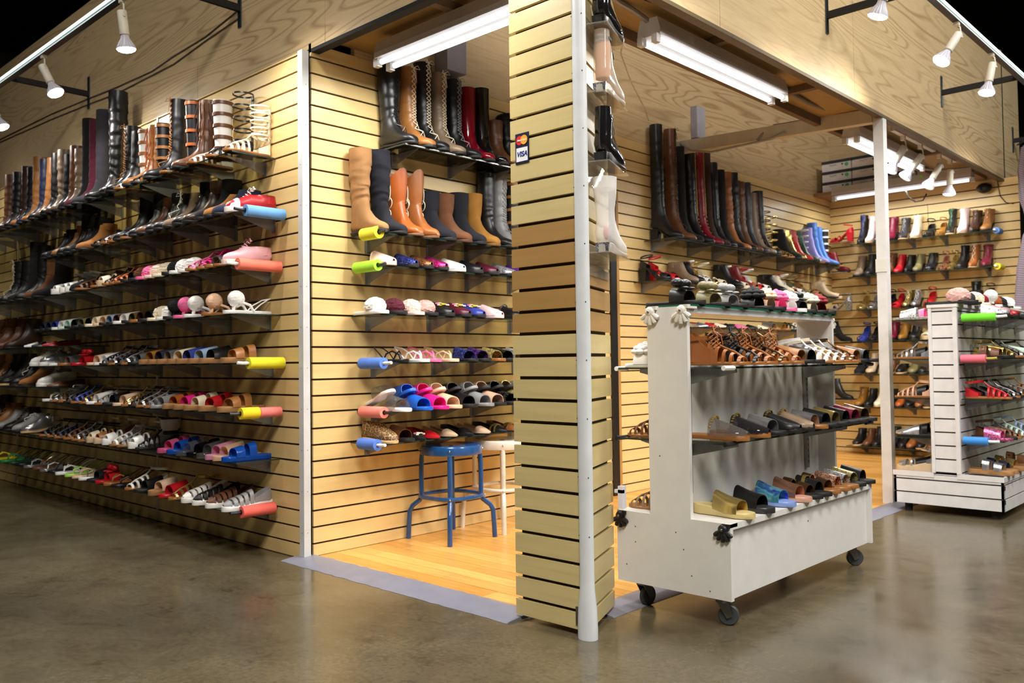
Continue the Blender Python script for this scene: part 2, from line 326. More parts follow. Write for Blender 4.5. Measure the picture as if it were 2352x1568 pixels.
def glit(c, k='glitter'):
    key = ('gl', c)
    if key in MC: return MC[key]
    m, N, L, B = nt('glitter'); v = N.new('ShaderNodeTexVoronoi'); v.inputs['Scale'].default_value = 260; L.new(coord(N, L, (1, 1, 1)), v.inputs[0])
    b = S(*c); L.new(ramp(N, L, v.outputs['Color'], [(.2, tuple(x*.25 for x in b[:3])+(1,)), (.6, b), (.8, tuple(min(1, x*1.6+.1) for x in b[:3])+(1,))]), B.inputs['Base Color'])
    B.inputs['Metallic'].default_value = .6; B.inputs['Roughness'].default_value = .25; MC[key] = m; return m
def leop():
    if 'leo' in MC: return MC['leo']
    m, N, L, B = nt('leopard_print'); v = N.new('ShaderNodeTexVoronoi'); v.feature = 'DISTANCE_TO_EDGE'; v.inputs['Scale'].default_value = 60; L.new(coord(N, L, (1, 1, 1)), v.inputs[0])
    L.new(ramp(N, L, v.outputs['Distance'], [(.04, S(214, 170, 110)), (.09, S(52, 36, 24)), (.3, S(120, 92, 60))]), B.inputs['Base Color']); B.inputs['Roughness'].default_value = .5; MC['leo'] = m; return m
def holo():
    if 'holo' in MC: return MC['holo']
    m, N, L, B = nt('holographic_vinyl'); n = noise(N, L, coord(N, L, (1, 1, 1)), 22, 2, 1.2)
    L.new(ramp(N, L, n, [(.3, S(70, 60, 190)), (.45, S(90, 150, 230)), (.55, S(110, 220, 220)), (.7, S(190, 130, 220))]), B.inputs['Base Color']); B.inputs['Metallic'].default_value = .7; B.inputs['Roughness'].default_value = .15; MC['holo'] = m; return m
def fin(c, w):
    if c == 'holo': return holo()
    rgb = CC[c]
    if c == 'leopard': return leop()
    if c in ('clear', 'smoke'): return glassy(rgb, .06, 'clear_vinyl', 1.5, .05)
    if 'jelly' in w or 'clear' in c: return glassy(rgb, .12, 'jelly_plastic', 1.5, .45)
    if 'glitter' in w or 'sequin' in w: return glit(rgb)
    if c in METC: return plain(rgb, .22, .85, name='metallic_leather')
    if 'suede' in w: return plain(rgb, .95, name='suede', nz=.15)
    if 'rain' in w: return plain(rgb, .08, coat=1, name='glossy_rubber')
    return plain(rgb, .36, name='leather', nz=.1)
L_ = .245
WR = [(0, .012), (.03, .021), (.12, .031), (.3, .029), (.45, .031), (.62, .039), (.75, .042), (.87, .037), (.95, .025), (1, .008)]
WP = [(0, .012), (.03, .021), (.12, .029), (.3, .027), (.45, .029), (.62, .036), (.75, .036), (.87, .024), (.95, .012), (1, .003)]
def li(tb, t):
    for (a, u), (b, v) in zip(tb, tb[1:]):
        if t <= b: return u+(v-u)*(t-a)/(b-a)
    return tb[-1][1]
def ss(x): x = max(0, min(1, x)); return x*x*(3-2*x)
def hbf(H, pf): return lambda t: pf+(max(H, pf)-pf)*(1-ss((t-.2)/.45))
TS = [0, .03, .08, .15, .25, .35, .45, .55, .65, .75, .83, .9, .95, .985, 1]
def sole(W, hb, th, wedge, k=1.0, ext=0):
    m = MB(); rings = []
    for t in TS:
        x = t*(L_+ext)-ext*.4; w = li(W, t)*k; z1 = hb(t); z0 = 0 if wedge else max(0, z1-th); e = min(.004, (z1-z0)*.4)
        rings.append([(x, -w*.94, z0), (x, w*.94, z0), (x, w, z0+e), (x, w, z1-e), (x, w*.9, z1), (x, -w*.9, z1), (x, -w, z1-e), (x, -w, z0+e)])
    return m.loft(rings)
def heelblk(m, H, th, st):
    z1 = H-th*.5
    if st: m.loft([[(x, y, z) for x, y in ((c-r, -r), (c+r, -r), (c+r, r), (c-r, r))] for c, r, z in ((.022, .005, 0), (.02, .0055, H*.4), (.024, .014, z1*.85), (.03, .024, z1))])
    else: m.loft([[(x0, -y, z), (x1, -y, z), (x1, y, z), (x0, y, z)] for x0, x1, y, z in ((.004, .052, .024, 0), (.0, .062, .027, z1))])
def shell(m, W, hb, t0, t1, h0, h1, k=1.04, th=.003, n=5, close=0, sw=0, A=1.0):
    rings = []
    for i in range(n+1):
        f = i/n; t = t0+(t1-t0)*f; w = li(W, t)*k; h = h0+(h1-h0)*f; z = hb(t)-.004; o = []; q = []
        for j in range(11):
            a = (-PI/2+PI*j/10); ca, sa = math.cos(a), math.sin(a); cc = abs(ca)**.75; s2 = (abs(sa)**.85)*(1 if sa > 0 else -1)
            xx = t*L_+sw*sa*.02
            o.append((xx, w*s2, z+h*cc)); q.append((xx, (w-th)*s2, z+max(.001, h-th)*cc))
        rings.append(o+q[::-1])
    return m.loft(rings)
def counter(m, W, hb, t1, hs, k=1.03, th=.003):
    path = []
    for t in [t1*(1-i/8) for i in range(9)]: path.append((t, -1))
    for t in [t1*i/8 for i in range(1, 9)]: path.append((t, 1))
    rings = []
    for t, s in path:
        w = li(W, max(t, .0))*k; x = t*L_-(.003 if t < .02 else 0); z = hb(t)-.003; h = hs*(1-.55*ss(t/t1)); wi = max(.001, w-th)
        rings.append([(x, s*w, z), (x+(0 if t > .02 else .004), s*w*.9, z+h), (x+(0 if t > .02 else .006), s*(w*.9-th), z+h), (x+(0 if t > .02 else .003), s*wi, z)])
    return m.loft(rings)
def ringband(m, cx, z, rx, ry, wd, th=.003, tilt=0, n=18):
    rings = []
    for j in range(n):
        a = 2*PI*j/n; c, s = math.cos(a), math.sin(a); dz = tilt*c
        rings.append([(cx+rx*c, ry*s, z-wd/2+dz), (cx+(rx+th)*c, (ry+th)*s, z-wd/2+dz), (cx+(rx+th)*c, (ry+th)*s, z+wd/2+dz), (cx+rx*c, ry*s, z+wd/2+dz)])
    return m.loft(rings, loop=True)
def boot_upper(H, hb, rt, amp, seed, W, scallop=0, bulk=1.0, ground=0):
    R = []; z = lambda t: hb(t)-.002; pt = W is WP; b = bulk
    tab = [(1, 1, .010, .010), (.97, .965, .026, .022 if not pt else .012), (.9, .89, .037, .034 if not pt else .022), (.78, .775, .047, .041 if not pt else .034), (.66, .665, .060, .040), (.52, .57, .078, .035), (.36, .51, .094, .033), (.2, .465, .108, .033), (.05, .445, .122, .033)]
    for tb, tt, h, w_ in tab: R.append((tb*L_, z(tb), tt*L_, z(tb)*.5+z(tt)*.5+h*b if tb < .6 else z(tt)+h*b, w_*b, 1))
    z0 = z(0)
    R.append((-.002, z0+.022, .43*L_, z0+.136, .034*b, .5)); R.append((-.005, z0+.05, .42*L_, z0+.15, .034*b, 0))
    top = H; zs = z0+.085; n = max(3, int((top-zs)/.010)) if amp > .0035 else max(3, min(9, int((top-zs)/.03)))
    if top < z0+.17: R = [r for r in R]; 
    for i in range(n+1):
        f = i/n; zz = zs+(top-zs)*f; fr = max(0, .068*(1-f*2.2)); 
        if zz+fr > top and f < 1: fr = top-zz
        e = ss(f)
        R.append((-.002-(rt-.045)*e*.5, zz, .405*L_+(2*rt-.1-(rt-.045)*.5)*e, min(zz+fr, top), (.036+(rt-.036)*e)*b, -f-.001))
    if top < z0+.16:
        R = [(a, min(bz, top), c, min(tz, top), w_, q) for a, bz, c, tz, w_, q in R]
    m = MB(); rings = []; front = []
    for bx, bz, tx, tz, w_, q in R:
        cx, cz = (bx+tx)/2, (bz+tz)/2; hx, hz = (tx-bx)/2, (tz-bz)/2; row = []
        for j in range(20):
            a = 2*PI*j/20; c, s = math.cos(a), math.sin(a); c2, s2 = c, s
            if q > 0 and c < 0: c2 = -(abs(c)**.45); s2 = (abs(s)**.6)*(1 if s > 0 else -1)
            k = 1; dz = 0
            if q < 0:
                nz = mnoise.noise(Vector((c*.9+seed, s*.9, bz*30))); k = 1+amp*12*(nz+.45*math.sin(bz*88+4*nz+seed))*(1 if -q < .8 else .3)
                if scallop: dz = scallop*(-q)**6*(c*c*2-1)*(1 if c > 0 else .7)
            row.append((cx+hx*c2*k, w_*s2*k, cz+hz*c2+dz))
        rings.append(row); front.append((row[0], w_))
    last = rings[-1]; cx = sum(p[0] for p in last)/20
    inn = [(cx+(p[0]-cx)*.9, p[1]*.9, p[2]-.001) for p in last]; dn = [(p[0], p[1], p[2]-.04) for p in inn]
    m.loft(rings+[inn, dn]); return m, front
def put(root, parts):
    for nm, me, mt, ch in parts:
        o = link(nm, me, mt, root)
        for n2, me2, mt2 in ch: link(n2, me2, mt2, o)
GC = {}
def cached(key, fn, nm='m'):
    if key not in GC: GC[key] = fn().mesh(nm)
    return GC[key]
def fuzzball(c, r, sc3, seed, seg=26, ring=16, fz=.10):
    m = MB(); rn = random.Random(seed); m.ball(c, r, seg, ring, sc3, fuzz=fz, rnd=rn); return m
def fluff(c, r, sc3, seed, n=170):
    m = fuzzball(c, r*.93, sc3, seed, 22, 14, .03); rn = random.Random(seed); C0 = Vector(c)
    for i in range(int(n*3.2)):
        zz = rn.uniform(-.6, 1); a = rn.uniform(0, 2*PI); q = math.sqrt(max(0, 1-zz*zz)); d = Vector((q*math.cos(a)*sc3[0], q*math.sin(a)*sc3[1], zz*sc3[2]))
        p = C0+d*r*.9; e = C0+d*r*rn.uniform(1.0, 1.14)+Vector((rn.uniform(-1, 1), rn.uniform(-1, 1), rn.uniform(-1, .6)))*r*.07; s = d.orthogonal().normalized()*r*.045; s.rotate(Matrix.Rotation(rn.uniform(0, 6), 3, d)); s2 = d.cross(s).normalized()*r*.045
        m.add([p+s, p-s, p+s2, e], [(0, 1, 3), (1, 2, 3), (2, 0, 3), (0, 2, 1)])
    return m
NOUN = dict(kb='knee boot', ab='ankle boot', gt='tall gladiator sandal', gl='strappy sandal', sd='slide', th='thong sandal', fu='furry slide', pp='pompom sandal', rs='rose slide', bw='bow slide', mu='closed mule', fl='flat shoe', sn='sneaker', wd='wedge sandal', hs='high heel', ug='sheepskin boot', cb='cowboy boot')
CATS = dict(kb='boot', ab='boot', gt='sandal', gl='sandal', sd='slide', th='sandal', fu='slipper', pp='sandal', rs='slide', bw='slide', mu='shoe', fl='shoe', sn='sneaker', wd='sandal', hs='high heel', ug='boot', cb='boot')
OBJN = dict(kb='knee_boot', ab='ankle_boot', gt='gladiator_sandal', gl='strappy_sandal', sd='slide_sandal', th='thong_sandal', fu='furry_slide', pp='pompom_sandal', rs='rose_slide', bw='bow_slide', mu='closed_mule', fl='flat_shoe', sn='sneaker', wd='wedge_sandal', hs='high_heel', ug='sheepskin_boot', cb='cowboy_boot')
def shoe_parts(code, c, w, H, seed):
    o = {}
    for x in w:
        if '=' in x: a, b = x.split('='); o[a] = b
    ws = set(w)|({'suede'} if code == 'ug' else set()); um = fin(c, ws); dark = plain((24, 22, 22), .6, name='sole_rubber'); P_ = []
    heel = .085 if 'heel' in ws else 0
    pale = c in ('white', 'cream', 'nude', 'clear', 'blush', 'palepink', 'mint')
    if code in ('kb', 'ab', 'ug', 'cb'):
        W = WP if (heel or code == 'cb') and seed % 2 else WR
        hh = heel or (.035 if code == 'cb' or (code == 'ab' and seed % 3 == 0) else .02)
        if code == 'ug': hh = .018
        Hh = max(H, hh+.075); hb = hbf(hh, .014); key = (code, round(Hh, 2), hh, W is WP, seed % 3, tuple(sorted(ws & {'slouch', 'slim', 'big', 'rain'})))
        rt = dict(kb=.050, ab=.043, ug=.055, cb=.056)[code]
        if 'slim' in ws: rt = .042
        if 'slouch' in ws: rt = .056
        if 'big' in ws: rt = .062
        if heel and code == 'kb': rt = .045
        amp = .010 if 'slouch' in ws else (.0042 if 'rain' not in ws and code not in ('ug', 'cb') else 0)
        if key not in GC:
            m, fr = boot_upper(Hh, hb, rt, amp, seed % 3*1.7, W, .028 if code == 'cb' else 0, 1.1 if code == 'ug' else 1.0); GC[key] = (m.mesh('boot_upper', 60), fr)
        me, fr = GC[key]; ch = []; P_.append(('upper', me, um, ch))
        sm = plain((120, 84, 52), .6, name='tan_sole') if code == 'cb' else (plain(tuple(int(x*.8) for x in CC[c]), .7, name='sole_rubber') if code == 'ug' else (plain((208, 170, 120), .6, name='crepe_sole') if pale or seed % 7 == 3 and code == 'ab' else dark))
        def mk():
            s = sole(W, hb, .012 if code != 'ug' else .018, code == 'ug' or (code == 'ab' and hh < .03 and seed % 2), 1.07 if code != 'ug' else 1.14, .004); heelblk(s, hh, .012, heel and seed % 2 == 0); return s
        P_.append(('sole', cached(('bs', code, hh, W is WP, seed % 6), mk, 'sole'), sm, []))
        fp = [f for f in fr if f[0][0] < .68*L_ or code == 'x'][:]
        fp = [f for f in fp if f[0][2] > fr[3][0][2]]
        if 'lace' in o or 'stud' in ws:
            lm = fin(o.get('lace', 'gold'), set()) if 'lace' in o else fin('gold', set())
            def mk():
                m = MB(); N = len(fp); pts = []
                def at(u):
                    i = min(N-2, int(u*(N-1))); f = u*(N-1)-i; a, b = Vector(fp[i][0]), Vector(fp[i+1][0]); return a.lerp(b, f)
                n = max(6, int((fp[-1][0][2]-fp[0][0][2])/.022))
                if 'stud' in ws:
                    for i in range(n*2):
                        p = at(i/(n*2-1)); m.ball((p.x+.001, .010, p.z), .0045, 6, 4); m.ball((p.x-.002, .022, p.z), .004, 6, 4)
                else:
                    for i in range(n):
                        p = at(i/n); q = at((i+1)/n)
                        m.tube([(p.x-.001, -.014, p.z), (p.x+.003, 0, (p.z+q.z)/2), (q.x-.001, .014, q.z)], .0019, 5); m.tube([(p.x-.001, .014, p.z), (p.x+.0035, 0, (p.z+q.z)/2), (q.x-.001, -.014, q.z)], .0019, 5)
                    p = at(1)
                    for s in (-1, 1):
                        m.tube([(p.x, 0, p.z-.004), (p.x+.012, s*.018, p.z+.006), (p.x+.016, s*.03, p.z-.012), (p.x+.006, s*.008, p.z-.010), (p.x, 0, p.z-.004)], .0017, 5)
                        m.tube([(p.x, 0, p.z-.004), (p.x+.008, s*.006, p.z-.04), (p.x+.008, s*.014, p.z-.08 if Hh > .3 else p.z-.05)], .0016, 5)
                return m
            P_.append(('studs' if 'stud' in ws else 'laces', cached(('lc', 'stud' in ws, key), mk, 'laces'), lm, []))
        if 'cuff' in o or 'furtop' in ws or code == 'ug':
            z = Hh-.012; rx = (fr[-1][0][0]-(-.002))/2; cx = (fr[-1][0][0]-.002-(rt-.045)*.5)/2
            if 'furtop' in ws: P_.append(('fur_cuff', cached(('fc', key), lambda: fluff((cx, 0, z), .06, (1, .9, .5), 3), 'fur_cuff'), fin('charcoal', {'suede'}), []))
            elif 'cuff' in o: P_.append(('cuff', cached(('cf', key), lambda: ringband(MB(), cx, z, rx+.001, rt+.001, .03, .004), 'cuff'), fin(o['cuff'], {'suede'}), []))
        if 'fringe' in ws:
            def mk():
                m = MB(); rn = random.Random(4)
                for lv in (.95, .72, .5):
                    for j in range(16):
                        a = 2*PI*j/16; z = Hh*lv; x = .05+.054*math.cos(a); y = .05*math.sin(a); d = rn.uniform(-.012, .012)
                        m.tube([(x, y, z), (x+.006*math.cos(a), y+.006*math.sin(a), z-.03), (x+.008*math.cos(a)+d, y+.01*math.sin(a), z-.085)], .0028, 4)
                return m
            P_.append(('fringe', cached(('fg', round(Hh, 2)), mk, 'fringe'), fin('orange' if c == 'tan' else 'darkbrown', {'suede'}), []))
        if code == 'cb':
            for s_ in (-1, 1):
                def mk(s=s_):
                    m = MB()
                    for (cz, rz_, rx_) in ((Hh-.09, .05, .018), (Hh-.15, .028, .028), (Hh-.205, .022, .016)):
                        m.tube([(.052+rx_*math.cos(a), s*(.0565-.10*max(0, (Hh-.04-cz))*.35), cz+rz_*math.sin(a)) for a in [2*PI*j/14 for j in range(14)]], .0022, 5, loop=True)
                    return m
                P_.append(('stitching', cached(('st', s_, round(Hh, 2)), mk, 'stitching'), fin('cream', set()), []))
        return P_
    if code == 'sn':
        hb = hbf(.03, .024); strp = 'strappy' in ws
        if strp: P_.append(('sole', cached('sns', lambda: sole(WR, hb, .03, True, 1.08, .006), 'sole'), fin('white', set()), [])); return P_+[('straps', cached('snst', lambda: [mm := MB(), shell(mm, WR, hb, .42, .50, .066, .060), shell(mm, WR, hb, .54, .62, .056, .050), shell(mm, WR, hb, .66, .73, .048, .042), shell(mm, WR, hb, .77, .84, .040, .034), shell(mm, WR, hb, .88, .99, .030, .012), counter(mm, WR, hb, .4, .06)][0], 'straps'), um, [])]
        if 'snu' not in GC:
            m, fr = boot_upper(.095, hb, .040, 0, 0, WR, 0, .95); GC['snu'] = (m.mesh('sneaker_upper', 60), fr)
        P_.append(('upper', GC['snu'][0], um, [])); P_.append(('sole', cached('sns2', lambda: sole(WR, hb, .03, True, 1.12, .010), 'sole'), fin('white', set()) if c != 'softpink' else fin('blush', set()), []))
        def mk():
            m = MB()
            for i in range(5):
                t = .64-.05*i; z = hb(t)+.052+.0115*i; m.tube([(t*L_, -.02, z-.006), (t*L_+.004, 0, z+.006), (t*L_, .02, z-.006)], .0024, 5)
            for s in (-1, 1): m.tube([(.108, 0, .12), (.118, s*.02, .13), (.122, s*.035, .115), (.112, s*.012, .112), (.108, 0, .12)], .0022, 5)
            return m
        P_.append(('laces', cached('snl', mk, 'laces'), fin('white' if c in ('red', 'white', 'silver') else c, set()), []))
        if c == 'red': P_.append(('toe_cap', cached('tc', lambda: shell(MB(), WR, hb, .80, .985, .05, .022, 1.1), 'toe_cap'), fin('white', set()), []))
        return P_
    if code in ('fl', 'mu'):
        W = WP if code == 'fl' else WR; th = .008 if code == 'fl' else .018; hb = hbf(th, th); s2 = fin('tan', set()) if c in ('clear', 'smoke') else (dark if not pale or code == 'fl' else um)
        P_.append(('sole', cached(('fs', code), lambda: sole(W, hb, th, True, 1.02 if code == 'fl' else 1.06), 'sole'), s2, []))
        if code == 'fl': me = cached('flu', lambda: counter(shell(MB(), W, hb, .66, .995, .036, .010, 1.03, n=8), W, hb, .68, .045), 'upper')
        else: me = cached('muu', lambda: shell(MB(), W, hb, .40, .995, .066, .018, 1.1, n=9), 'upper')
        P_.append(('upper', me, um if c not in METC or code == 'fl' else um, []))
        if 'goldstrap' in ws: P_.append(('gold_straps', cached('gst', lambda: shell(shell(MB(), W, hb, .66, .70, .042, .040, 1.1, sw=.5), W, hb, .70, .74, .040, .037, 1.1, sw=-.5), 'gold_straps'), fin('gold', set()), []))
        if 'goldtrim' in ws or 'chain' in ws or 'stud' in ws:
            def mk():
                m = MB(); n = 13
                for i in range(n):
                    a = -PI/2*.8+PI*.8*i/(n-1); t = .42+.05*math.cos(a); wv = li(W, .42)*1.12; p = (t*L_, wv*math.sin(a), hb(0)+.066*abs(math.cos(a))**.75)
                    m.ball(p, .0048, 7, 5, (1.3, .8, .8))
                return m
            P_.append(('chain', cached(('chn', code), mk, 'chain'), fin('gold' if 'stud' not in ws else 'silver', set()), []))
        if 'floral' in ws:
            for cn in ('yellow', 'pink', 'white'):
                def mk(cn=cn):
                    m = MB(); rn = random.Random(hash(len(cn)))
                    for i in range(7):
                        y = rn.uniform(-.024, .024); t = rn.uniform(.55, .8); z = hb(0)+(.062-.05*(t-.45))*math.sqrt(max(.05, 1-(y/.045)**2))-.003
                        if code == 'fl': t = rn.uniform(.7, .85); z = hb(0)+.026*math.sqrt(max(.05, 1-(y/.034)**2))
                        for k in range(4): m.ball((t*L_+.005*math.cos(k*PI/2), y+.005*math.sin(k*PI/2), z), .004, 6, 4)
                    return m
                P_.append(('embroidery', cached(('emb', code, cn), mk, 'embroidery'), fin(cn, set()), []))
        return P_
    if code in ('gl', 'gt'):
        hb = hbf(.014, .012); P_.append(('sole', cached('gs', lambda: sole(WR, hb, .014, True, 1.02), 'sole'), fin('tan', set()) if c != 'black' or seed % 2 else dark, []))
        def mk():
            m = MB()
            for t, h in ((.86, .022), (.74, .036), (.62, .048), (.50, .060)): shell(m, WR, hb, t, t+.045, h+.004, h, 1.0, .0025, 2)
            m.tube([(L_*.9, 0, .026), (L_*.76, 0, .049), (L_*.62, 0, .062), (L_*.5, 0, .076), (.1, 0, .100)], .004, 6); return m
        P_.append(('straps', cached('gstr', mk, 'straps'), um, []))
        P_.append(('heel_counter', cached('gct', lambda: counter(MB(), WR, hb, .3, .055), 'heel_counter'), um, []))
        P_.append(('ankle_strap', cached('gas', lambda: ringband(MB(), .047, .098, .047, .034, .013, tilt=.006), 'ankle_strap'), um, []))
        if 'buckle' in ws: P_.append(('buckle', cached('bck', lambda: MB().tube([(.03, -.038, .09), (.05, -.04, .09), (.05, -.04, .112), (.03, -.038, .112)], .0025, 5, loop=True), 'buckle'), fin('gold', set()), []))
        if code == 'gl' and 'lace' in ws:
            def mk():
                m = MB(); counter(m, WR, hb, .42, .115, 1.02); shell(m, WR, hb, .36, .50, .080, .070, 1.0, n=2)
                for i in range(5): z = .075+.012*i; x = .118-.006*i; m.tube([(x, -.03, z-.012), (x+.012, 0, z+.008), (x, .03, z-.012)], .0028, 5)
                for s in (-1, 1): m.tube([(.1, 0, .13), (.112, s*.022, .145), (.125, s*.036, .12), (.11, s*.012, .12), (.1, 0, .13)], .0026, 5); m.tube([(.1, 0, .13), (.125, s*.014, .11), (.13, s*.02, .075)], .0024, 5)
                return m
            P_.append(('ankle_laces', cached('gll', mk, 'ankle_laces'), um, []))
        if code == 'gt':
            bc = o.get('bands'); Hh = max(H, .16)
            if bc:
                P_.append(('shaft', cached(('gts', round(Hh, 2)), lambda: MB().loft([[(cx+r*math.cos(a)*s, r*.85*math.sin(a)*s, z) for a in [2*PI*j/18 for j in range(18)]] for cx, r, z, s in ((.05, .043, .07, 1), (.05, .042, .12, 1), (.052, .046, Hh*.6, 1), (.054, .05, Hh, 1), (.054, .05, Hh, .93), (.052, .046, Hh-.03, .93))]), 'shaft'), um, []))
                P_.append(('bands', cached(('gtb', round(Hh, 2)), lambda: [mm := MB()]+[ringband(mm, .052, .1+(Hh-.115)*i/4, .044+.0075*i/4+.001, .038+.006*i/4+.001, .016) for i in range(5)] and mm, 'bands'), fin(bc, set()), []))
            else:
                P_.append(('cage_rings', cached(('gtc', round(Hh, 2)), lambda: [mm := MB()]+[ringband(mm, .050, .1+(Hh-.11)*i/4, .044+.006*i/4, .038+.006*i/4, .008, .003) for i in range(5)]+[mm.tube([(.002, 0, .05), (.001, 0, Hh*.6), (-.002, 0, Hh-.01)], .006, 6)] and mm, 'cage_rings'), um, []))
        return P_
    if code in ('hs', 'wd'):
        hb = hbf(.10 if code == 'hs' else .055, .022 if code == 'hs' else .034); st = code == 'hs' and seed % 2
        def mk():
            s = sole(WR, hb, .012 if code == 'hs' else .03, code == 'wd', 1.03)
            if code == 'hs':
                s.loft([[(t*L_, -li(WR, t), 0), (t*L_, li(WR, t), 0), (t*L_, li(WR, t), hb(t)), (t*L_, -li(WR, t), hb(t))] for t in (.62, .72, .82, .92, .98)]); heelblk(s, .10, .012, st)
            return s
        P_.append(('sole', cached((code, 's', st), mk, 'sole'), um if code == 'hs' else (fin('white', set()) if c == 'white' else fin('beige', set())), []))
        def mk():
            m = MB(); shell(m, WR, hb, .74, .92, .040, .026, 1.03, n=3); shell(m, WR, hb, .58, .62, .05, .048, 1.0, n=2)
            return m
        P_.append(('straps', cached((code, 'st'), mk, 'straps'), um, [])); P_.append(('heel_counter', cached((code, 'hc'), lambda: counter(MB(), WR, hb, .25, .05, 1.0), 'heel_counter'), um, []))
        P_.append(('ankle_strap', cached((code, 'as'), lambda: ringband(MB(), .050, hb(0)+.075, .046, .032, .010, tilt=.008), 'ankle_strap'), um, [])); return P_
    # slides, thongs and their kin
    cork = 'cork' in ws; metal = 'metal' in ws; jel = 'jelly' in ws; thk = .026 if cork else (.03 if metal else (.022 if jel else .016))
    hb = hbf(.036, .020) if metal else hbf(thk, thk)
    if cork: sm = plain((150, 108, 66), .9, name='cork', nz=.3)
    elif jel or metal: sm = um if jel else plain(tuple(min(255, int(x*.85+30)) for x in CC[c]), .4, name='footbed')
    elif code in ('fu', 'pp', 'mu'): sm = um if pale or c in ('pink', 'blush') else (dark if c != 'peach' else fin('tan', set()))
    elif code in ('rs', 'bw'): sm = dark if c not in ('pink', 'white', 'red') else um
    elif pale or c in ('magenta', 'pink', 'red', 'cobalt', 'grey', 'yellow', 'lime') or code == 'th': sm = um if c != 'clear' else fin('white', set())
    elif c in METC and seed % 2: sm = fin('tan', set())
    else: sm = dark
    P_.append(('sole', cached(('ss', metal, thk), lambda: sole(WR, hb, .02, True, 1.04), 'sole'), sm, []))
    if code in ('th', 'pp'):
        def mk():
            m = MB(); z = thk; T = (.80*L_, 0, z)
            for s in (-1, 1): m.tube([T, (.78*L_, s*.006, z+.022), (.66*L_, s*.022, z+.038), (.52*L_, s*.031, z+.026), (.44*L_, s*.031, z-.004)], .0042 if code == 'th' else .007, 7)
            if code == 'th' or True: m.tube([(.44*L_, -.030, z), (.3*L_, -.034, z+.03), (.12*L_, -.026, z+.055), (.0, 0, z+.062), (.12*L_, .026, z+.055), (.3*L_, .034, z+.03), (.44*L_, .030, z)], .0032, 6)
            return m
        P_.append(('strap', cached(('tst', thk, code), mk, 'strap'), um, []))
        if code == 'pp': P_.append(('pompom', cached('pom', lambda: fuzzball((.74*L_, 0, thk+.055), .039, (1, 1, 1), 5, 48, 32, .035), 'pompom'), plain(CC[c], .95, name='faux_fur'), []))
        return P_
    if code == 'fu':
        P_.append(('fur_band', cached(('fur', seed % 3), lambda: fuzzball((.64*L_, 0, thk+.022), .052, (1.05, .96, .80), seed % 3, 44, 28, .075), 'fur_band'), plain(CC[c], .95, name='faux_fur'), [])); return P_
    if 'double' in ws: mk = lambda: shell(shell(MB(), WR, hb, .34, .50, .066, .060, 1.1, n=3), WR, hb, .60, .78, .052, .042, 1.1, n=4); kk = ('sdd', metal, thk)
    elif metal: mk = lambda: shell(MB(), WR, hb, .38, .80, .064, .046, 1.1, n=6); kk = 'sdm'
    elif code in ('rs', 'bw'): mk = lambda: shell(MB(), WR, hb, .46, .74, .056, .044, 1.1, n=4); kk = 'sdr'
    else: mk = lambda: shell(MB(), WR, hb, .40, .78, .066, .046, 1.12, n=6); kk = ('sds', thk)
    stm = um if not (c == 'clear') else fin('clear', ws)
    if cork or code in ('sd',): pass
    st = cached(kk, mk, 'strap'); ch = []
    if 'buckle' in ws or (cork and seed % 2): ch.append(('buckle', cached(('bkl', thk), lambda: MB().tube([(.38*L_, -.030, thk+.052), (.46*L_, -.030, thk+.050), (.46*L_, -.038, thk+.030), (.38*L_, -.038, thk+.032)], .0022, 5, loop=True), 'buckle'), fin('gold', set())))
    P_.append(('strap', st, stm, ch))
    if code == 'rs':
        def mk():
            m = MB(); c0 = Vector((.62*L_, 0, thk+.062)); m.ball(c0+Vector((0, 0, .012)), .013, 9, 6)
            for rr, zz, n, s_ in ((.016, .008, 5, .016), (.030, -.002, 7, .019), (.040, -.016, 8, .018)):
                for k in range(n):
                    a = 2*PI*k/n+rr*40; p = c0+Vector((rr*math.cos(a), rr*math.sin(a), zz)); m.ball(p, s_, 9, 6, (1, 1, .62))
            return m
        P_.append(('rose', cached('rose', mk, 'rose'), plain(CC[c], .8, name='petal_fabric'), []))
    if code == 'bw':
        def mk():
            m = MB(); z = thk+.06; x = .6*L_
            for s in (-1, 1): m.ball((x, s*.030, z+.008), .03, 12, 8, (.75, 1, .6)); m.ball((x+.025, s*.024, z-.012), .02, 9, 6, (1.1, .6, .3))
            m.ball((x, 0, z+.008), .013, 9, 6, (1.3, 1, 1.2)); return m
        P_.append(('bow', cached('bow', mk, 'bow'), um, []))
    if 'goldtrim' in ws: P_.append(('trim', cached(('trm', thk), lambda: shell(MB(), WR, hb, .52, .58, .068, .066, 1.14, n=2), 'trim'), fin('gold', set()), []))
    return P_
FR = dict(F=((0, 0), 0), W=((XA, 0), PI/2), B=((0, YB), 0), C=((-.205, 0), PI/2), K=((-.035, 0), PI/2), D=((-.222, 0), -PI/2), J=((-.185, 0), -PI/2))
def place(fr, a, d, z):
    (ox, oy), rz = FR[fr]; c, s = math.cos(rz), math.sin(rz); return (ox+a*c+d*s, oy+a*s-d*c, z)
def desc(code, c, w):
    adj = []
    for k, v in (('slouch', 'slouchy'), ('stud', 'studded'), ('suede', 'suede'), ('rain', 'glossy rubber'), ('fringe', 'fringed'), ('sequin', 'sequinned'), ('glitter', 'glittery'), ('jelly', 'jelly'), ('cork', 'cork-soled'), ('double', 'two-strap'), ('floral', 'embroidered'), ('chain', 'chain-trimmed'), ('metal', 'wedge'), ('furtop', 'fur-topped'), ('goldstrap', 'gold-strapped'), ('buckle', 'buckled'), ('goldtrim', 'gold-trimmed'), ('heel', 'heeled')):
        if k in w: adj.append(v)
    if any(x.startswith('lace') for x in w): adj.append('lace-up')
    col = CN.get(c, c); b = [x for x in w if x.startswith('bands=')]
    if b: adj = ['banded']
    if 'cuff=white' in w: adj.append('white-cuffed')
    return ' '.join([col]+adj[:2]+NOUN[code].split())
REG = []
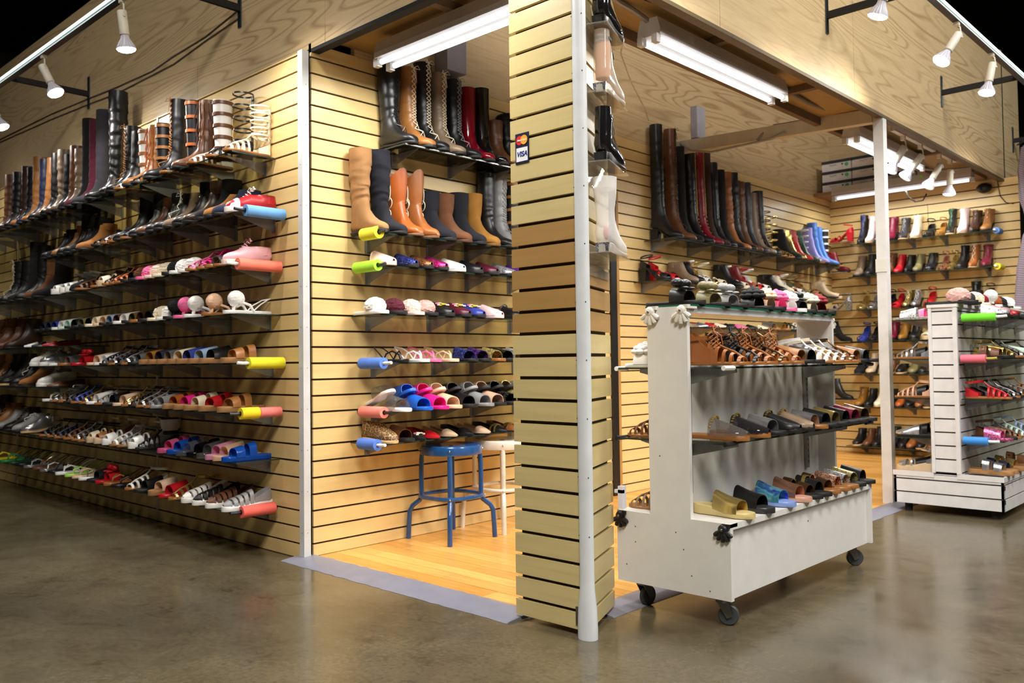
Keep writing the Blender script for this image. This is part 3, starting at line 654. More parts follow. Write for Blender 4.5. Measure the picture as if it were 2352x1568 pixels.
def make_shoe(code, c, w, H, seed, loc, rz, sc_=1, wid=1, name=None, tilt=0):
    root = thing(name or OBJN[code], loc, rz); root.rotation_euler = (0, tilt, rz); root.scale = (sc_, sc_*wid, sc_)
    put(root, shoe_parts(code, c, w, H/sc_ if H else 0, seed)); root['category'] = CATS[code]; return root
def SH(key, fr, z, phr, txt, pairs=0):
    rows = [r.split() for r in txt.splitlines()]; items = []
    for i, r in enumerate(rows):
        h = r[0].split(':'); items.append((float(h[0]), float(h[1]) if len(h) > 1 else 0, r[1], r[2], r[3:]))
    for i, (a, H, code, c, w) in enumerate(items):
        rn = random.Random(hash((i*7+len(key)*3+ord(key[1]))) & 0xffff); seed = rn.randrange(60)
        if code in ('kb', 'ab', 'ug', 'cb') and not H: H = .14
        g = min([abs(a-items[j][0]) for j in (i-1, i+1) if 0 <= j < len(items)] or [1]); wid = max(.72, min(1, g/.093)); s = .95 if fr in 'BCK' else 1
        if code in ('kb', 'gt', 'ug', 'cb'): wid = max(.7, min(1, g/.108))
        d0 = .012 if fr != 'B' else .0
        if key == 'C0': d0 = -.135
        if code in ('sd', 'gl', 'th') and fr in 'FW': d0 += rn.uniform(0, .008)
        if pairs: d0 = .075
        rz = FR[fr][1]-PI/2+rn.uniform(-.05, .05)
        r = make_shoe(code, c, w, H, seed, place(fr, a, d0, z+.0005), rz, s, wid)
        REG.append([r, desc(code, c, w), phr, a, fr])
        if pairs:
            r2 = make_shoe(code, c, w, H, seed, place(fr, a-.010, .004, z+.012), rz, s*.92, wid, tilt=-.37)
            REG.append([r2, desc(code, c, w)+' leaning behind its pair', phr, a, fr])
def label_all():
    sh = {}
    for r in REG: sh.setdefault(r[2], []).append(r)
    for phr, L in sh.items():
        n = len(L); cnt = {}
        for r in L: cnt[r[1]] = cnt.get(r[1], 0)+1
        for i, r in enumerate(L):
            d = r[1]; lab = d+' on the '+phr; r[0]['group'] = 'footwear on the '+phr
            if cnt[d] > 1 or len(lab.split()) < 9:
                nb = L[i-1] if i else (L[i+1] if n > 1 else None); side = 'right of' if i else 'left of'
                if nb and i and 'leaning' in nb[1]: nb = L[i-2] if i > 1 else nb
                if nb:
                    q = nb[1].split(); q = (q[:2] if q[0] in ('soft', 'light', 'dark', 'navy', 'clear', 'rosy', 'rose', 'dusty', 'pale', 'leopard') and len(q) > 2 and q[1] in ('blue', 'brown', 'red', 'green', 'black', 'pink', 'peach', 'nude', 'gold', 'print') else q[:1])+q[-1:]
                    lab += ', %s %s' % (side, ' '.join(q))
            if len(lab.split()) > 16: lab = lab.replace(' on the ', ' on ').replace('tall gladiator', 'gladiator')
            r[0]['label'] = ' '.join(lab.split()[:16])
    seen = {}
    for r in REG: seen.setdefault(r[0]['label'], []).append(r)
    for l, L in seen.items():
        if len(L) > 1:
            for k, r in enumerate(sorted(L, key=lambda q: q[3])):
                o = ('leftmost', 'second from left', 'third from left', 'fourth from left', 'fifth from left', 'sixth from left')[min(k, 5)]
                base = (r[1]+' on the '+r[2]).split(); r[0]['label'] = ' '.join((base+[',']).copy()).replace(' ,', ',')+' '+o
                q = r[0]['label'].split()
                if len(q) > 16: q = r[0]['label'].replace(' on the ', ' on ').replace('tall gladiator', 'gladiator').split()
                r[0]['label'] = ' '.join(q[:16])
# ------------------------------------------------------------------ glass shelves with acrylic brackets
def shelf(fr, a0, a1, z, dep, label, nb=3, kind='glass_shelf'):
    t = thing(kind, place(fr, (a0+a1)/2, 0, z), FR[fr][1], label, 'shelf', 'glass shelves on acrylic brackets'); h = (a1-a0)/2; rv = 1
    m = MB(); m.box(-h, h, -dep, -.004, -.007, -.0006, 0); m.box(-h, h, -dep-.0012, -dep, -.007, -.0006, 1); m.box(-h-.0012, -h, -dep, -.004, -.007, -.0006, 1); m.box(h, h+.0012, -dep, -.004, -.007, -.0006, 1)
    m.build('glass_pane', [GLASS, GEDGE], t, smooth=0)
    for i in range(nb):
        x = -h+.10+(2*h-.2)*i/max(1, nb-1)+(.06 if i % 2 else 0)*(0 < i < nb-1)
        b = MB(); b.loft([[(x+e, -dep*.92, -.0075), (x+e, -.003, -.0075), (x+e, -.003, -.068), (x+e, -.02, -.066)] for e in (-.0018, .0018)], mi=0); b.box(x-.016, x+.016, -.0035, -.001, -.074, -.0075, 0)
        b.build('bracket', ACRB, t, smooth=0)
# ------------------------------------------------------------------ shelves
WS = (('S1', 25, -.006, -2.20, -6.7), ('S2', 21, .008, -2.12, -4.70), ('S3', 18, -.006, -2.16, -6.2), ('S4', 15, -.006, -2.16, -4.86), ('S5', 12, -.006, -2.14, -4.94), ('S6', 9, -.008, -2.15, -4.78), ('S7', 6, -.006, -2.17, -6.8), ('S8', 3, -.006, -2.19, -5.9))
ROWN = ('top', 'second', 'third', 'fourth', 'fifth', 'sixth', 'seventh', 'lowest')
for i, (k, g, o, a, b) in enumerate(WS):
    n = max(2, round((a-b)/1.2)); st = (a-b)/n
    for j in range(n):
        shelf('F', a-st*(j+1)+.004, a-st*j-.004, g*PZ+o, .23, 'smoky glass shelf, %s row of left wall, %s' % (ROWN[i], ('beside the corner post', 'second from corner post', 'third from corner post', 'fourth from corner post')[j]), 4)
shelf('F', -6.6, -4.16, 1.034, .23, 'smoky glass shelf at far left holding brown boots and red flat', 4)
shelf('F', -6.6, -4.22, .772, .23, 'smoky glass shelf at far left holding tan boots and white sneaker', 4)
for i, (z, a) in enumerate(((26*PZ-.016, .43), (20*PZ-.008, .27), (18*PZ-.01, .27), (15*PZ-.012, .27), (12*PZ-.013, .30), (9*PZ-.016, .30), (7*PZ-.012, .26))):
    shelf('W', a, a+1.22, z, .23, 'smoky glass shelf in the alcove, %s row above the stools' % (ROWN[i] if i < 6 else 'lowest'), 4)
for z, a, b, l in ((23*PZ-.022, 2.77, 5.66, 'carrying the tall heeled boots'), (19*PZ-.015, 2.64, 5.66, 'carrying the row of heels'), (15*PZ-.018, 2.8, 5.6, 'with pointed flats behind the cart')):
    shelf('W', a, (a+b)/2-.004, z, .23, 'nearer smoky glass shelf on the long wall '+l, 4); shelf('W', (a+b)/2+.004, b, z, .23, 'farther smoky glass shelf on the long wall '+l, 4)
for i, (z, a) in enumerate(((1.940, -1.70), (1.640, -1.72), (1.335, -1.72), (1.045, -1.72), (.745, -1.72), (.447, -1.75), (.085, -1.78))):
    shelf('B', a, -.50, z, .23, 'smoky glass shelf on the back wall, %s row' % (ROWN[i] if i < 6 else 'lowest'), 4)
SH('S1','F',1.899,'left wall top shelf','''-5.899:0.49 kb brown
-5.709:0.48 kb black
-5.506:0.49 kb darkbrown
-5.385:0.46 kb black
-5.267:0.52 kb tan
-5.126:0.48 kb navy
-5.015:0.47 kb tan slim
-4.898:0.48 kb black
-4.763:0.48 kb taupe slouch
-4.658:0.43 kb black
-4.553:0.47 kb brown
-4.448:0.43 kb taupe slouch
-4.343:0.61 kb black suede
-4.222:0.58 kb burgundy suede
-4.111:0.62 kb charcoal suede
-3.899:0.69 kb black slouch
-3.691:0.43 kb black lace=tan
-3.585:0.38 kb black
-3.480:0.37 gt white bands=tan
-3.364:0.37 kb tan fringe
-3.253:0.36 gt black bands=tan
-3.089:0.46 kb black lace=tan
-2.898:0.41 gt black bands=orange
-2.754:0.38 kb brown fringe
-2.598:0.35 gt white bands=brown
-2.399:0.35 gt black
-2.240:0.25 gt cream''')
SH('S2','F',1.608,'left wall second shelf','''-4.640:0.21 ab black
-4.542:0.20 kb black suede
-4.443:0.24 ab tan cuff=white
-4.345:0.27 kb black
-4.240:0.25 kb black
-4.135:0.23 kb black suede
-4.036:0.18 ab tan suede
-3.788 gl black
-3.658 gl silver
-3.570 gl tan
-3.473:0.27 kb black
-3.377 gl black
-3.280:0.25 kb black slouch
-3.175:0.22 kb brown
-3.071:0.23 kb black
-2.962:0.21 kb black lace=white
-2.852:0.20 kb taupe suede
-2.747:0.24 kb black
-2.640:0.23 kb darkbrown
-2.520:0.22 kb black suede
-2.422:0.13 ab tan suede
-2.330:0.14 ab navy suede
-2.200 sn red''')
SH('S3','F',1.366,'left wall third shelf','''-5.670:0.33 kb black lace=cream
-5.488:0.32 kb black lace=black
-5.314:0.44 kb black suede
-5.154:0.40 kb black
-4.975:0.29 kb brown suede
-4.811:0.26 kb black suede
-4.448 wd white
-4.315 wd white
-4.214 wd white
-4.124:0.09 ab black suede
-4.034 gl brown
-3.805 gl brown
-3.717 wd cream
-3.629 gl black
-3.541 gl orange
-3.453 gl orange
-3.365 sd black
-3.272 fu brown
-3.174 fu pink
-3.076 fu blush
-2.978 fu cream
-2.880 fu black
-2.782 fu white
-2.685 fu white
-2.592 gl pink
-2.504 gl magenta
-2.416 sd silver
-2.328 gl black
-2.240 sn softpink''')
SH('S4','F',1.137,'left wall fourth shelf','''-4.773 sd navy
-4.653 sd navy
-4.544 sd blue
-4.431 sd white
-4.313 sd mint
-4.206 sd black
-4.102 sd olive
-3.980 sd black
-3.875 sd cream
-3.773 sd nude
-3.673 sd lightblue
-3.571 sd brown
-3.471 sd white
-3.362 sd gold
-3.257 sd bronze
-3.154 sd black
-3.038 fu cream
-2.940 fu white
-2.846 pp black
-2.741 pp pink
-2.635 pp white
-2.446 pp peach
-2.240 pp white''')
SH('S5','F',0.908,'left wall fifth shelf','''-4.819 sn white
-4.643 sn silver
-4.489 sd clear
-4.326 sd silver
-4.114 bw red
-3.861 sd nude
-3.747 sd white
-3.648 gl black
-3.552 gl silver
-3.453 gl black
-3.356 gl silver
-3.267 sd silver
-3.149 sd mustard cork
-3.024 sd navy cork
-2.914 sd silver cork
-2.807 sd cream cork
-2.699 sd blue cork
-2.577 sd lightblue cork
-2.447 sd black cork
-2.240 sd tan cork double''')
SH('S6','F',0.678,'left wall sixth shelf','''-4.585 th white
-4.456 gl silver
-4.324 sd silver
-4.202 gl black
-4.085 gl blue
-3.970 gl gold
-3.847 sd white
-3.733 gl grey
-3.611 sd black
-3.481 sd nude
-3.367 gl gold
-3.267 gl black
-3.170 gl silver
-3.076 gl grey
-2.984 sd grey
-2.865 sd orange cork double
-2.732 sd magenta cork double
-2.605 sd cream cork double
-2.473 sd red cork double
-2.298 sd tan cork double''')
SH('S7','F',0.451,'left wall seventh shelf','''-6.252:0.17 ab black lace=grey
-6.016:0.24 ab black lace=grey
-5.792:0.18 ab tan lace=tan
-5.577:0.14 ab grey
-5.391:0.16 ab black stud
-5.194:0.12 ab grey lace=white
-5.005:0.10 ab silver
-4.637 gl black
-4.499 gl black
-4.365 gl navy
-4.221 gl brown
-4.097 gl silver
-3.975 gl black
-3.858 wd cream
-3.744 wd tan
-3.634 wd white
-3.527 gl white
-3.411 gl grey
-3.284 wd white
-3.187:0.13 gt black bands=white
-2.905 sd pink jelly double
-2.799 sd cobalt jelly double
-2.696 sd clear jelly double
-2.592 sd black jelly double
-2.504 sd clear jelly
-2.416 sd pinkclear jelly
-2.328 sd peachclear jelly
-2.240 sd cobalt jelly double''')
SH('S8','F',0.223,'left wall bottom shelf','''-5.641 th yellow
-5.449 th green
-5.264 th darkgreen
-5.096 th black
-4.934 th silver
-4.778 th brown
-4.627 th silver
-4.481 th black
-4.341 th white
-4.205 th lime
-4.074 th nude
-3.961 th clear
-3.844 sd black
-3.718 bw red
-3.597 th tan
-3.479 th black
-3.332 gl white
-3.180 sd black
-3.024 sd nude cork
-2.905 sd red
-2.789 gl gold
-2.651 sn white strappy
-2.527 sn black strappy
-2.399 sn brown strappy
-2.240 sn grey strappy''')
SH('L4','F',1.034,'far left upper side shelf','''-6.102:0.24 ab brown lace=brown
-5.843:0.24 ab brown lace=brown
-5.597:0.23 ab brown
-5.381:0.22 ab darkbrown
-4.970 fl white
-4.820 fl black
-4.605 fl red''')
SH('L5','F',0.772,'far left lower side shelf','''-6.096:0.23 ab brown lace=tan
-5.888:0.23 ab tan lace=brown
-5.689:0.23 ab black lace=black
-5.470:0.23 ab black
-5.251:0.15 ab black lace=white
-5.052:0.12 ab tan suede
-4.704 sn white
-4.525 fl brown''')
SH('T1','W',1.965,'alcove top shelf','''0.465:0.43 kb black lace=black big
0.589:0.44 kb tan lace=cream
0.694:0.49 kb black lace=cream
0.799:0.46 kb taupe lace=cream
0.904:0.45 kb black lace=grey
1.009:0.43 kb crimson rain
1.119:0.45 kb black rain
1.224:0.29 kb brown
1.322:0.34 ab black furtop''')
SH('T2','W',1.516,'alcove second shelf','''0.286:0.42 kb camel suede slouch
0.403:0.43 kb navyblack suede slouch
0.513:0.33 cb orange
0.622:0.34 cb caramel
0.727:0.27 ug navyblack
0.832:0.27 ug brown
0.937:0.29 ug navyblack
1.042:0.30 ug mustard
1.147:0.43 kb black
1.252:0.43 kb grey lace=grey
1.357:0.41 gt black bands=tan''')
SH('T3','W',1.362,'alcove third shelf','''0.335 mu blush
0.481 mu blue sequin
0.571 mu caramel sequin
0.676 mu magenta sequin
0.784 mu white
0.915 mu black
1.036 mu burgundy
1.154 mu silver sequin
1.266 mu purple''')
SH('T4','W',1.131,'alcove fourth shelf','''0.291 fu white
0.402 fu burgundy
0.500 fu blush
0.598 fu dustypink
0.702 mu black floral
0.818 mu burgundy floral
0.931 mu blue floral
1.065 mu palepink
1.220 mu black stud''')
SH('T5','W',0.901,'alcove fifth shelf','''0.402 th black
0.526 th white
0.617 th pink
0.723 th nude
0.858 sd blue sequin
0.960 sd purple sequin
1.062 sd gold sequin
1.160 sd black sequin
1.251 sd silver sequin''')
SH('T6','W',0.670,'alcove sixth shelf','''0.373 sd clear
0.501 sd cobalt
0.597 sd magenta
0.696 sd nude
0.805 sd black
0.911 sd grey
1.015 sd rosenude
1.115 sd black sequin
1.203 sd gold sequin
1.291 sd silver sequin''',pairs=1)
SH('T7','W',0.521,'alcove lowest shelf','''0.340:0.06 ab leopard peep
0.430 sd brown
0.518 fl black floral
0.606 fl red
0.724 fl beige
0.846 fl black
0.967 fl nude
1.079 fl black goldstrap
1.191 fl caramel goldstrap''')
SH('U1','W',1.731,'long wall boot shelf','''2.861:0.82 kb black heel slim
3.039:0.82 kb brown heel slim lace=black
3.149:0.71 kb black heel suede
3.291:0.72 kb black heel stud
3.409:0.72 kb crimson heel stud
3.514:0.73 kb darkbrown heel suede
3.619:0.67 kb black heel
3.724:0.63 kb black heel suede
3.829:0.63 kb caramel heel slouch
3.934:0.64 kb black heel slouch
4.039:0.58 kb brown heel slouch
4.144:0.59 kb charcoal heel
4.249:0.52 kb taupe heel lace=brown
4.354:0.55 kb black heel
4.458:0.40 gt brown
4.582:0.37 gt gold
4.710:0.27 kb black heel suede
4.834:0.27 kb gold heel stud
4.943:0.28 kb red heel stud
5.072:0.29 kb darkgreen heel
5.180:0.32 gt white
5.285:0.34 kb lilac heel
5.390:0.40 kb denim heel
5.495:0.37 kb denim heel
5.600:0.36 gt black bands=white''')
SH('U2','W',1.433,'long wall heel shelf','''2.711 hs black
2.812 hs red
3.066:0.16 ab taupe heel
3.158:0.17 ab black heel lace=tan
3.248 hs white
3.336 hs gold
3.453 hs cream
3.698:0.19 ab black heel
3.788 hs cream
3.878:0.19 ab darkred heel
3.968 hs tan
4.056 hs red
4.144 hs white
4.427:0.16 ab black heel
4.552:0.16 ab cream heel lace=tan
4.642 hs orange
4.773 hs white
4.942 hs olive
5.107 hs tan
5.447:0.16 ab beige heel
5.537 hs nude''')
SH('U3','W',1.125,'long wall shelf behind the cart','''3.186 fl silver
3.305 fl red
3.435 fl cream
3.581 fl black
3.739 fl pink
3.916 fl black
4.100 fl cream
4.285 sd silver
4.461 sd gold
4.619 gl black
4.782 gl white
4.934 sd tan''')
SH('B1','B',1.940,'back wall top shelf','''-1.632:0.28 ab black heel lace=blue
-1.552:0.26 ab palepink heel lace=white
-1.458:0.24 ab black heel
-1.361:0.23 ab maroon heel
-1.258:0.21 ab charcoal heel lace=grey
-1.156:0.22 ab cream heel lace=cream
-1.042 hs black
-0.943 hs mustard
-0.866:0.24 ab black heel lace=green
-0.769:0.23 ab palepink heel lace=white
-0.667:0.20 ab darkbrown heel lace=brown
-0.572:0.20 ab tan heel lace=brown''')
SH('B2','B',1.640,'back wall second shelf','''-1.656:0.20 ab taupe heel
-1.560:0.21 ab black heel
-1.450 hs silver
-1.373:0.20 ab brown heel lace=orange
-1.294:0.18 ab red heel
-1.215:0.17 ab black heel
-1.135:0.17 ab olive heel
-1.032:0.17 ab navyblack heel
-0.928 hs rosegold
-0.851 hs gold
-0.771:0.21 ab black heel lace=black
-0.688:0.21 ab caramel heel lace=cream
-0.594:0.20 ab maroon heel lace=brown''')
SH('B3','B',1.335,'back wall third shelf','''-1.628 hs gold
-1.529 hs silver
-1.389 hs black
-1.314 hs red
-1.236:0.15 ab gold heel lace=cream
-1.157:0.15 ab silver heel lace=white
-1.047 hs red
-0.697:0.20 ab black
-0.584 hs brown''')
SH('B4','B',1.045,'back wall fourth shelf','''-1.628 hs blue
-1.533 hs black
-1.373:0.17 ab maroon heel
-1.277:0.15 ab mustard heel
-1.180:0.13 ab black heel
-1.077 wd cream''')
SH('B5','B',0.745,'back wall fifth shelf','''-1.659:0.21 ab black heel suede
-1.559:0.19 ab beige heel
-1.380:0.18 ab brown heel
-1.301:0.09 ab black
-1.199:0.09 ab olive
-1.104:0.08 ab black''')
SH('B6','B',0.447,'back wall sixth shelf','''-1.671:0.17 ab mustard lace=brown
-1.583:0.16 ab black
-1.504:0.14 ab cream
-1.404:0.16 ab black
-1.324:0.11 ab orange
-1.237:0.11 ab black
-1.151:0.10 ab caramel
-1.072:0.09 ab black''')
SH('B7','B',0.085,'back wall bottom shelf','''-1.696:0.15 ab black
-1.608:0.15 ab brown
-1.529:0.17 ab black
-1.384:0.18 ab black
-1.305:0.08 ab black
-1.226:0.11 ab caramel
-1.147:0.11 ab black
-1.068:0.09 ab brown''')
SH('C0','C',1.090,'white cart glass top','''0.404 bw black
0.598 bw olive
0.727 bw grey
0.931 rs black
1.030 rs peach
1.130 rs pink
1.230 rs white
1.330 bw black
1.430 rs cream
1.530 rs crimson''')
SH('C1','C',0.876,'white cart upper shelf','''0.442 gl caramel lace
0.564 gl black lace
0.661 gl caramel lace
0.762 gl bronze lace
0.861 gl caramel lace
0.960 sd tan
1.054 sd black
1.142 gl white
1.230 gl cream
1.318 gl silver
1.415 gl bronze
1.512 sd tan
1.600 sd black''')
SH('C2','C',0.620,'white cart lower shelf','''0.431 mu clear goldtrim
0.585 mu smoke goldtrim
0.716 sd silver
0.838 mu black chain
0.951 mu taupe chain
1.066 sd silver
1.171 sd black
1.268 sd gold
1.368 sd black
1.477 sd maroon
1.586 sd bronze''')
SH('C3','C',0.354,'white cart base deck','''0.463 sd gold metal wedge
0.613 sd black metal wedge
0.772 sd holo metal wedge
0.915 sd rosegold metal wedge
1.003 sd bronze double
1.090 sd black goldtrim
1.178 sd bronze double
1.266 sd rosegold glitter
1.354 sd silver glitter
1.442 sd gold glitter
1.530 sd black stud''')
SH('K1','K',1.115,'white kiosk top right shelf','''3.090 mu silver glitter
3.301 mu red glitter
3.507 mu black
3.715 mu olive''')
SH('K2','K',0.885,'white kiosk second right shelf','''3.090 sd brown buckle double
3.175 sd gold
3.261 gl gold
3.346 gl black
3.461 gl silver
3.637 sd mint
3.811 gl black''')
SH('K3','K',0.657,'white kiosk third right shelf','''3.090 gl red buckle
3.175 gl black
3.261 gl silver
3.359 gl black
3.550 gl silver
3.751 gl tan''')
SH('K4','K',0.428,'white kiosk fourth right shelf','''3.090 sd pink glitter
3.175 sd rosegold glitter
3.261 gl brown
3.426 gl mint
3.641 gl lightblue''')
SH('K5','K',0.240,'white kiosk base right side','''3.090 sd silver cork double
3.175 sd navy cork double
3.339 sd gold cork double
3.579 sd brown cork double''')

# single heels on little corner shelves of the back wall
for (x, z, code, c, w, H, rz, lab) in ((-1.83, 1.985, 'hs', 'red', [], 0, PI, 'red suede high heel alone on a corner shelf of the back wall'), (-1.86, 1.70, 'ab', 'crimson', ['heel'], .2, 0, 'dark red heeled ankle boot alone on a corner shelf below the red heel'),
        (-1.86, 1.34, 'hs', 'silver', ['glitter'], 0, PI, 'silver glitter platform heel alone on the back wall corner shelf'), (-1.86, 1.045, 'ab', 'black', ['heel', 'suede'], .2, 0, 'black heeled ankle boot shown sideways beside blue platform heel'),
        (-1.86, .50, 'ab', 'black', ['heel', 'stud'], .2, 0, 'black strappy heeled bootie shown sideways low on the back wall')):
    off = -.125 if rz == 0 else .125
    r = make_shoe(code, c, w, H, 4, (x+off*.9, YB-.10, z), rz, .9); r['label'] = lab; r['group'] = 'single shoes in the back corner'
    m = MB(); m.box(x-.13, x+.09, YB-.16, YB-.002, z-.005, z-.0005); tag(m.build('acrylic_ledge', ACRYL, smooth=0), 'small clear ledge under the '+' '.join(lab.split()[:4])+' in the back corner', 'shelf')
# ------------------------------------------------------------------ acrylic ledges with boots on the pillar side
pd = Vector((-.373, .928, 0)); pn = Vector((.928, .373, 0)); p0 = Vector((-.305, -.005, 0))
for i, (z, mat, kind, lab) in enumerate(((2.03, 'black', 0, 'topmost, glossy black ankle boot on pillar ledge, cut by picture top'), (1.80, 'clear', 1, 'clear vinyl boot with tan lining and red patch, on pillar ledge'), (1.565, 'black', 2, 'glossy black short lace-up boot on the third pillar ledge'), (1.26, 'milky', 3, 'frosted clear rain boot with grey glitter heel on lowest pillar ledge'))):
    t = thing('acrylic_ledge', p0+Vector((0, 0, z)), math.atan2(pd.y, pd.x), 'clear acrylic ledge on the pillar under the %s boot' % ('top glossy black', 'clear tan', 'short black laced', 'frosted clear')[i], 'shelf', 'acrylic ledges on the pillar')
    m = MB(); m.box(.02, .29, -.082, .0, -.005, -.0005); m.build('ledge_plate', ACRYL, t, smooth=0)
    m = MB(); m.box(.02, .29, -.004, -.001, -.075, -.005); m.box(.02, .29, -.002, -.0005, 0, .03); m.build('ledge_back', ACRYL, t, smooth=0)
    loc = p0+pd*.045+pn*.045+Vector((0, 0, z)); rz = math.atan2(pd.y, pd.x)-.05
    r = thing('ankle_boot', loc, rz, lab, 'boot', 'boots on the pillar ledges'); r.scale = (.9, .85, .95)
    H = (.34, .23, .20, .27)[i]; hb = hbf(.035, .012); mb_, fr = boot_upper(H, hb, .031 if i != 3 else .048, .0015, 1, WR)
    um = plain((24, 22, 24), .1, coat=1, name='patent_leather') if i in (0, 2) else glassy((244, 236, 226) if i == 1 else (248, 246, 244), .08, 'clear_vinyl', 1.5, .25 if i == 1 else .5)
    mb_.build('upper', um, r, smooth=60)
    s = sole(WR, hb, .012, True, 1.07, .004); s.build('sole', plain((18, 18, 18), .4, name='sole_rubber') if i in (0, 2) else glassy((236, 230, 220), .1, 'clear_sole', 1.5, .4), r)
    s = MB(); s.loft([[(x0, -y, zz), (x1, -y, zz), (x1, y, zz), (x0, y, zz)] for x0, x1, y, zz in ((.0, .055, .024, .001), (-.002, .064, .027, .034))]); s.build('heel', plain((18, 18, 18), .3, name='heel_stack') if i in (0, 2) else glit((130, 130, 136)), r)
    if i in (1, 3):
        s = MB(); s.ball((.05, -.002, H*.55 if i == 1 else .075), .022, 10, 8, (.9, .5, 2.2 if i == 1 else 1.2)); s.build('red_patch', plain((206, 60, 50), .5, name='red_tag'), r)
        if i == 1: s = MB(); s.lathe([(.03, .06), (.031, .14), (.030, H-.02)], 16, (.048, 0, 0)); s.build('tan_lining', plain((216, 160, 110), .8, name='tan_paper'), r)
    lc = MB()
    if i < 3: ringband(lc, .05, H-.03, .040, .032, .010, .003)
    for k in range(6): p = fr[5+min(k, 5)][0]; lc.ball((p[0]+.001, 0, p[2]), .004, 6, 4)
    lc.tube([(.1, 0, H-.03), (.125, .015, H-.015), (.135, .02, H-.04), (.105, .005, H-.035)], .0022, 5); lc.tube([(.1, 0, H-.03), (.12, -.015, H-.045), (.128, -.02, H-.08)], .002, 5)
    lc.build('laces', BLACK, r)
# ------------------------------------------------------------------ foam tubes on shelf corners
def foam(loc, d, length, col, label, rod=None, r=.027):
    t = thing('foam_tube', loc, 0, label, 'foam tube', 'foam tubes on the shelf corners'); d = Vector(d).normalized(); q = d.to_track_quat('Z', 'Y').to_euler(); t.rotation_euler = q
    m = MB(); n = 22; R = [(r, 0), (r, length), (r*.42, length), (r*.42, 0)]
    m.loft([[(a*math.cos(2*PI*j/n), a*math.sin(2*PI*j/n), z) for j in range(n)] for a, z in R+[R[0]]], cap=False); m.build('foam', plain(col, .85, name='foam'), t)
    if rod: m = MB(); m.tube([(0, 0, .01), (0, 0, -.03), (0, .002, -.055)], .0075, 8); m.build('taped_end', plain(rod, .4, name='tape_wrap'), t)
wt, bk = (238, 236, 230), (26, 26, 30)
zf = lambda i: WS[i][1]*PZ+WS[i][2]-.002
foam((-2.115, -.215, zf(1)+.002), (0, 1, 0), .20, (108, 164, 226), 'light blue foam tube under the red and black sneaker', bk)
foam((-2.15, -.235, zf(2)), (0, 1, 0), .22, (250, 126, 104), 'coral foam tube under the pink sneaker on third row', wt)
foam((-2.135, -.19, zf(4)), (0, 1, 0), .18, (236, 226, 40), 'yellow foam tube beside the tan two-strap slide', wt)
foam((-2.145, -.225, zf(5)), (0, 1, 0), .09, (240, 210, 30), 'short yellow foam tube beside the sixth row cork slides', bk)
foam((-2.145, -.13, zf(5)), (0, 1, 0), .11, (240, 130, 124), 'salmon foam tube pushed behind the short yellow one', r=.024)
foam((-2.185, -.20, zf(7)), (0, 1, 0), .17, (238, 104, 90), 'coral red foam tube at the lowest shelf of left wall', bk)
foam((XA+.235, .262, 20*PZ-.011), (-1, 0, 0), .12, (244, 228, 60), 'short yellow foam tube beside the camel slouchy boot', bk, .03)
foam((XA+.225, .262, 18*PZ-.013), (-1, 0, 0), .17, (172, 232, 60), 'lime green foam tube beside the blush mule', bk)
foam((XA+.225, .292, 12*PZ-.016), (-1, 0, 0), .17, (88, 130, 222), 'blue foam tube beside the black thong sandal', wt)
foam((XA+.225, .292, 9*PZ-.019), (-1, 0, 0), .17, (246, 140, 126), 'salmon pink foam tube beside the clear slides', bk)
foam((XA+.225, .252, 7*PZ-.015), (-1, 0, 0), .13, (84, 124, 214), 'blue foam tube beside the leopard bootie', wt)
foam((-.49, YB-.21, 1.937), (0, 1, 0), .12, (100, 140, 214), 'blue foam tube on the back wall top shelf end', wt)
foam((-.49, YB-.21, 1.637), (0, 1, 0), .14, (240, 224, 60), 'yellow foam tube on the back wall second shelf end', wt)
# ------------------------------------------------------------------ rolling cart
ct = thing('display_cart', (0, 0, 0), 0, 'white wooden rolling shoe display cart with glass shelves on black casters', 'display cart')
CW = plain((222, 220, 216), .45, name='cart_paint', nz=.03); CGLASS = glassy((228, 230, 224)); X0, X1, Y0, Y1, Z0, Z1 = -.44, .02, .33, 1.55, .098, .352
def endp(y0, y1, name):
    m = MB(); out = [(X0, Z0), (X1, Z0), (X1, Z1), (-.13, Z1), (-.13, 1.083), (-.294, 1.083), (-.294, Z1), (X0, Z1)]
    for poly in ([0, 1, 2, 3, 6, 7], [3, 4, 5, 6]): m.loft([[(out[i][0], y, out[i][1]) for i in poly] for y in (y0, y1)])
    return m.build(name, CW, ct, smooth=0)
endp(Y0, Y0+.018, 'end_panel'); endp(Y1-.018, Y1, 'end_panel')
m = MB(); m.box(-.008, .004, Y0+.018, Y1-.018, Z0, Z1-.022); m.box(X0+.014, X0+.026, Y0+.018, Y1-.018, Z0, Z1-.022); m.box(X0, X1, Y0+.018, Y1-.018, Z1-.02, Z1); m.box(X0+.02, X1-.02, Y0+.018, Y1-.018, Z0, Z0+.015); m.build('base_box', CW, ct, smooth=0)
m = MB(); m.box(-.221, -.206, Y0+.018, Y1-.018, Z1, .965); m.box(-.20, -.17, Y0+.10, Y0+.12, .962, .967); m.build('spine_panel', CW, ct, smooth=0)
m = MB(); m.box(-.294, -.13, Y0+.018, Y1-.018, 1.06, 1.083); m.build('top_beam', plain((206, 206, 208), .25, name='glossy_white'), ct, smooth=0)
m = MB(); m.box(-.305, -.120, Y0+.01, Y1+.01, 1.0835, 1.0895); m.box(-.121, -.119, Y0+.01, Y1+.01, 1.0833, 1.0897, 1); m.box(-.305, -.119, Y0+.008, Y0+.0105, 1.0833, 1.0897, 1); m.build('glass_top', [glassy((200, 214, 204)), plain((30, 90, 70), .1, name='green_glass_edge')], ct, smooth=0)
